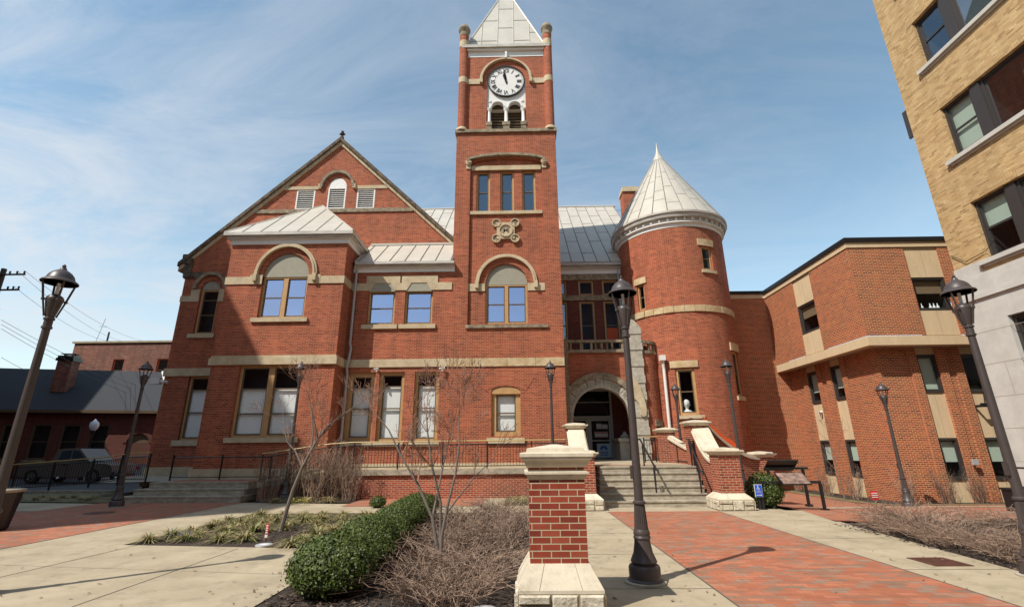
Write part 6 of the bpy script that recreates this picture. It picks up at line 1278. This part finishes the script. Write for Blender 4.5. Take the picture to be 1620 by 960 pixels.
# ------------------------------------------------------------------ street on the left: vehicles, globe lamp, utility pole
def wheel(parent, x, y, r=.38, w_=.24):
    s = MB(); T = FY(y); s.arc(T, x, r, r * .62, r, 0, w_, 0, 360, 28); wh = s.build('wheel', 'rubber', parent)
    s = MB(); s.arc(T, x, r, r * .5, r * .62, .02, w_ - .02, 0, 360, 24); s.arc(T, x, r, 0, r * .14, .02, .1, 0, 360, 12)
    for k in range(5):
        a = R_(72 * k + 10); d = (math.cos(a), math.sin(a)); n = (-d[1], d[0]); q = lambda u, v: (x + d[0] * u + n[0] * v, r + d[1] * u + n[1] * v); s.prism(T, [q(.04, -.035), q(r * .55, -.03), q(r * .55, .03), q(.04, .035)], .03, .07)
    s.build('rim', 'chrome', wh)
def vehicle(kind, x0, yc, label, paint):
    Lg = 5.6 if kind == 'pickup' else 4.7; V = thing('parked_' + ('pickup' if kind == 'pickup' else 'car'), label, 'pickup truck' if kind == 'pickup' else 'car', (x0 + Lg / 2, yc, 0)); h = .93; T = FY(yc - h)
    X = lambda u: x0 + u
    body = [(0, .55), (.05, 1.12), (1.75, 1.14), (2.0, 1.14), (3.95, 1.12), (5.1, 1.05), (5.5, .95), (5.6, .6), (5.5, .35), (.1, .38)] if kind == 'pickup' else [(0, .5), (.05, .95), (.9, 1.02), (3.4, .98), (4.4, .85), (4.68, .6), (4.6, .3), (.1, .32)]
    s = MB(); s.prism(T, [(X(u), z) for u, z in body], 0, 2 * h); b = s.build('body', paint, V)
    cab = [(1.85, 1.13), (2.15, 1.82), (2.4, 1.88), (3.4, 1.86), (4.15, 1.14)] if kind == 'pickup' else [(.5, 1.0), (1.0, 1.42), (1.5, 1.5), (2.6, 1.48), (3.5, .98)]
    s = MB(); s.prism(FY(yc - h + .1), [(X(u), z) for u, z in cab], 0, 2 * h - .2); s.build('cab', paint, V)
    gl = ([[(2.3, 1.2), (2.4, 1.74), (2.95, 1.76), (2.95, 1.2)], [(3.05, 1.2), (3.05, 1.76), (3.4, 1.74), (3.9, 1.2)]] if kind == 'pickup' else [[(.85, 1.05), (1.15, 1.38), (1.9, 1.42), (1.9, 1.05)], [(2.0, 1.05), (2.0, 1.42), (2.55, 1.4), (3.2, 1.05)]])
    for g_ in gl: s = MB(); s.prism(FY(yc - h + .09), [(X(u), z) for u, z in g_], 0, .03); s.build('side_window', 'darkblue', V)
    if kind == 'pickup': s = MB(); s.prism(FY(yc - h - .01), [(X(.02), .75), (X(.16), .75), (X(.16), 1.05), (X(.06), 1.05)], 0, .1); s.build('tail_light', 'red', V)
    else: s = MB(); s.prism(FY(yc - h - .01), [(X(.03), .7), (X(.25), .7), (X(.25), .85), (X(.04), .85)], 0, .1); s.build('tail_light', 'red', V)
    for u in ((1.05, 4.55) if kind == 'pickup' else (.95, 3.75)):
        wheel(V, X(u), yc - h - .01); wheel(V, X(u), yc + h - .23)
    s = MB(); s.box(X(Lg - .05), X(Lg + .05), yc - h + .1, yc + h - .1, .4, .62); s.box(X(-.06), X(.05), yc - h + .1, yc + h - .1, .42, .62); s.build('bumper', 'chrome', V)
    s = MB(); s.box(X(2.99), X(3.01), yc - h - .003, yc - h, .45, 1.1); s.box(X(2.75), X(2.92), yc - h - .03, yc - h, .98, 1.02); s.build('door_seam', 'black', V); return V
vehicle('pickup', -28.6, 28.6, 'beige pickup truck parked behind the black railing at the left', 'truck'); M_['car'] = mat('pale_car_paint', (.45, .47, .5), .3, metal=.3, spec=.6); vehicle('car', -22.4, 29.5, 'pale grey car parked right of the beige pickup, mostly behind the railing', 'car')
gl_ = thing('globe_lamp', 'black post with frosted globe lantern in front of the low brick building', 'street lamp', (-27.6, 31, 0)); s = MB(); s.lathe([(.16, 0), (.16, .3), (.09, .4), (.06, .6), (.05, 2.75), (.12, 2.9), (.14, 3.0)], (-27.6, 31, 0), 14); s.build('pole', 'black', gl_, smooth=True)
s = MB(); s.lathe([(.12, 3.0), (.22, 3.15), (.26, 3.32), (.22, 3.5), (.1, 3.6), (.06, 3.66), (.03, 3.72)], (-27.6, 31, 0), 18); s.build('globe', 'globe', gl_, smooth=True)
def at(px, py, Y):      # point of the depth plane y = Y seen at a photograph pixel, used to measure the cables
    d = M.to_3x3() @ Vector((px - 810.0, 480.0 - py, -F_PX)); t = Y / d.y; return Vector((d.x * t, Y, EH + d.z * t))
up_ole = thing('utility_pole', 'dark wooden utility pole with two crossarms at the left picture edge', 'utility pole', (-25.0, 24, 0)); tp = at(6, 428, 24.0)
s = MB(); s.tube([(tp.x, 24, 0), (tp.x, 24, tp.z + .1)], [.17, .12], 10); s.build('pole', 'woodpole', up_ole, smooth=True)
pts_ = []
for yy, ln in ((436, 1.35), (460, 1.0)):
    a = at(6, yy, 24.0); s = MB(); s.tube([(a.x - ln, 23.85, a.z), (a.x + ln, 23.85, a.z)], .055, 4); ca_ = s.build('crossarm', 'woodpole', up_ole)
    for k in (-.9, -.45, .35, .65, .95):
        s = MB(); s.lathe([(.03, .05), (.05, .08), (.03, .12), (.055, .16), (.03, .2)], (a.x + k * ln, 23.85, a.z), 8); s.build('insulator', 'black', ca_)
        if k > .3: pts_.append(Vector((a.x + k * ln, 23.85, a.z + .2)))
a = at(4, 497, 24.0); s = MB(); s.tube([(tp.x, 24, a.z), (tp.x + .6, 23.9, a.z + .25)], .03, 6); s.lathe([(.02, .2), (.1, .15), (.22, 0), (.2, -.05), (.12, -.12)], (tp.x + .35, 23.8, a.z), 12); s.build('street_light_head', 'grey_metal', up_ole)
wires = [(pts_[2], at(540 / 2.4, 400 + 333 / 2.4, 52)), (pts_[1], at(195, 540, 52)), (pts_[4], at(181, 541, 52)), (at(2, 506, 24), at(243, 618, 40)), (at(2, 513, 24), at(240, 626, 40)), (at(2, 520, 24), at(236, 634, 40)), (at(2, 565, 24), at(110, 600, 40))]
lbl = ['topmost overhead cable running from the utility pole over the warehouse', 'second overhead cable from the top, above the warehouse', 'third overhead cable from the top, above the warehouse', 'upper of three parallel cables sagging across the chimneys', 'middle of three parallel cables sagging across the chimneys', 'lowest of three parallel cables sagging across the chimneys', 'short service cable dropping to the slate roof']
for (a, b), l in zip(wires, lbl):
    s = MB(); n = 14; s.tube([a.lerp(b, i / n) - Vector((0, 0, (a - b).length * .018 * 4 * (i / n) * (1 - i / n))) for i in range(n + 1)], .011, 4); tag(s.build('overhead_cable', 'black'), l, 'cable', 'overhead cables')
# split trims that come in separate blocks into one part each
def islands(o):
    me = o.data; par = {}
    def find(a):
        while par.setdefault(a, a) != a: par[a] = par[par[a]]; a = par[a]
        return a
    key = [tuple(round(c, 3) for c in v.co) for v in me.vertices]
    for p in me.polygons:
        r = find(key[p.vertices[0]])
        for v in p.vertices[1:]:
            q = find(key[v])
            if q != r: par[q] = r
    g = {}
    for p in me.polygons: g.setdefault(find(key[p.vertices[0]]), []).append(p.index)
    # join groups whose boxes touch
    G = []
    for f in g.values():
        c = [me.vertices[v].co for i in f for v in me.polygons[i].vertices]
        G.append([f, [min(k[a] for k in c) - .04 for a in range(3)], [max(k[a] for k in c) + .04 for a in range(3)]])
    ch = True
    while ch:
        ch = False
        for i in range(len(G)):
            for j_ in range(i + 1, len(G)):
                if all(G[i][1][a] <= G[j_][2][a] and G[j_][1][a] <= G[i][2][a] for a in range(3)):
                    G[i] = [G[i][0] + G[j_][0], [min(G[i][1][a], G[j_][1][a]) for a in range(3)], [max(G[i][2][a], G[j_][2][a]) for a in range(3)]]; G.pop(j_); ch = True; break
            if ch: break
    return [x[0] for x in G]
for o in list(bpy.data.objects):
    if o.type != 'MESH' or o.data.users > 1: continue
    b_ = o.name.split('.')[0]
    if b_ not in SPLIT: continue
    gs = islands(o)
    if len(gs) < 2 or len(gs) > 24: continue
    me = o.data; uvl = me.uv_layers[0].data
    for k, f in enumerate(gs):
        vs_ = []; fs = []; uv_ = []; mi = []
        for i in f:
            p = me.polygons[i]; n = len(vs_); vs_ += [tuple(me.vertices[v].co) for v in p.vertices]; fs.append(tuple(range(n, n + len(p.vertices)))); mi.append(p.material_index)
            for l in p.loop_indices: uv_ += list(uvl[l].uv)
        m2 = bpy.data.meshes.new(b_); m2.from_pydata(vs_, [], fs); u = m2.uv_layers.new(name='UVMap'); u.data.foreach_set('uv', uv_); m2.polygons.foreach_set('material_index', mi)
        for mm_ in me.materials: m2.materials.append(mm_)
        if k == 0: o.data = m2
        else:
            c = bpy.data.objects.new(b_, m2); C.objects.link(c); c.parent = o.parent
for o in bpy.data.objects:
    if '_r' in o: del o['_r']
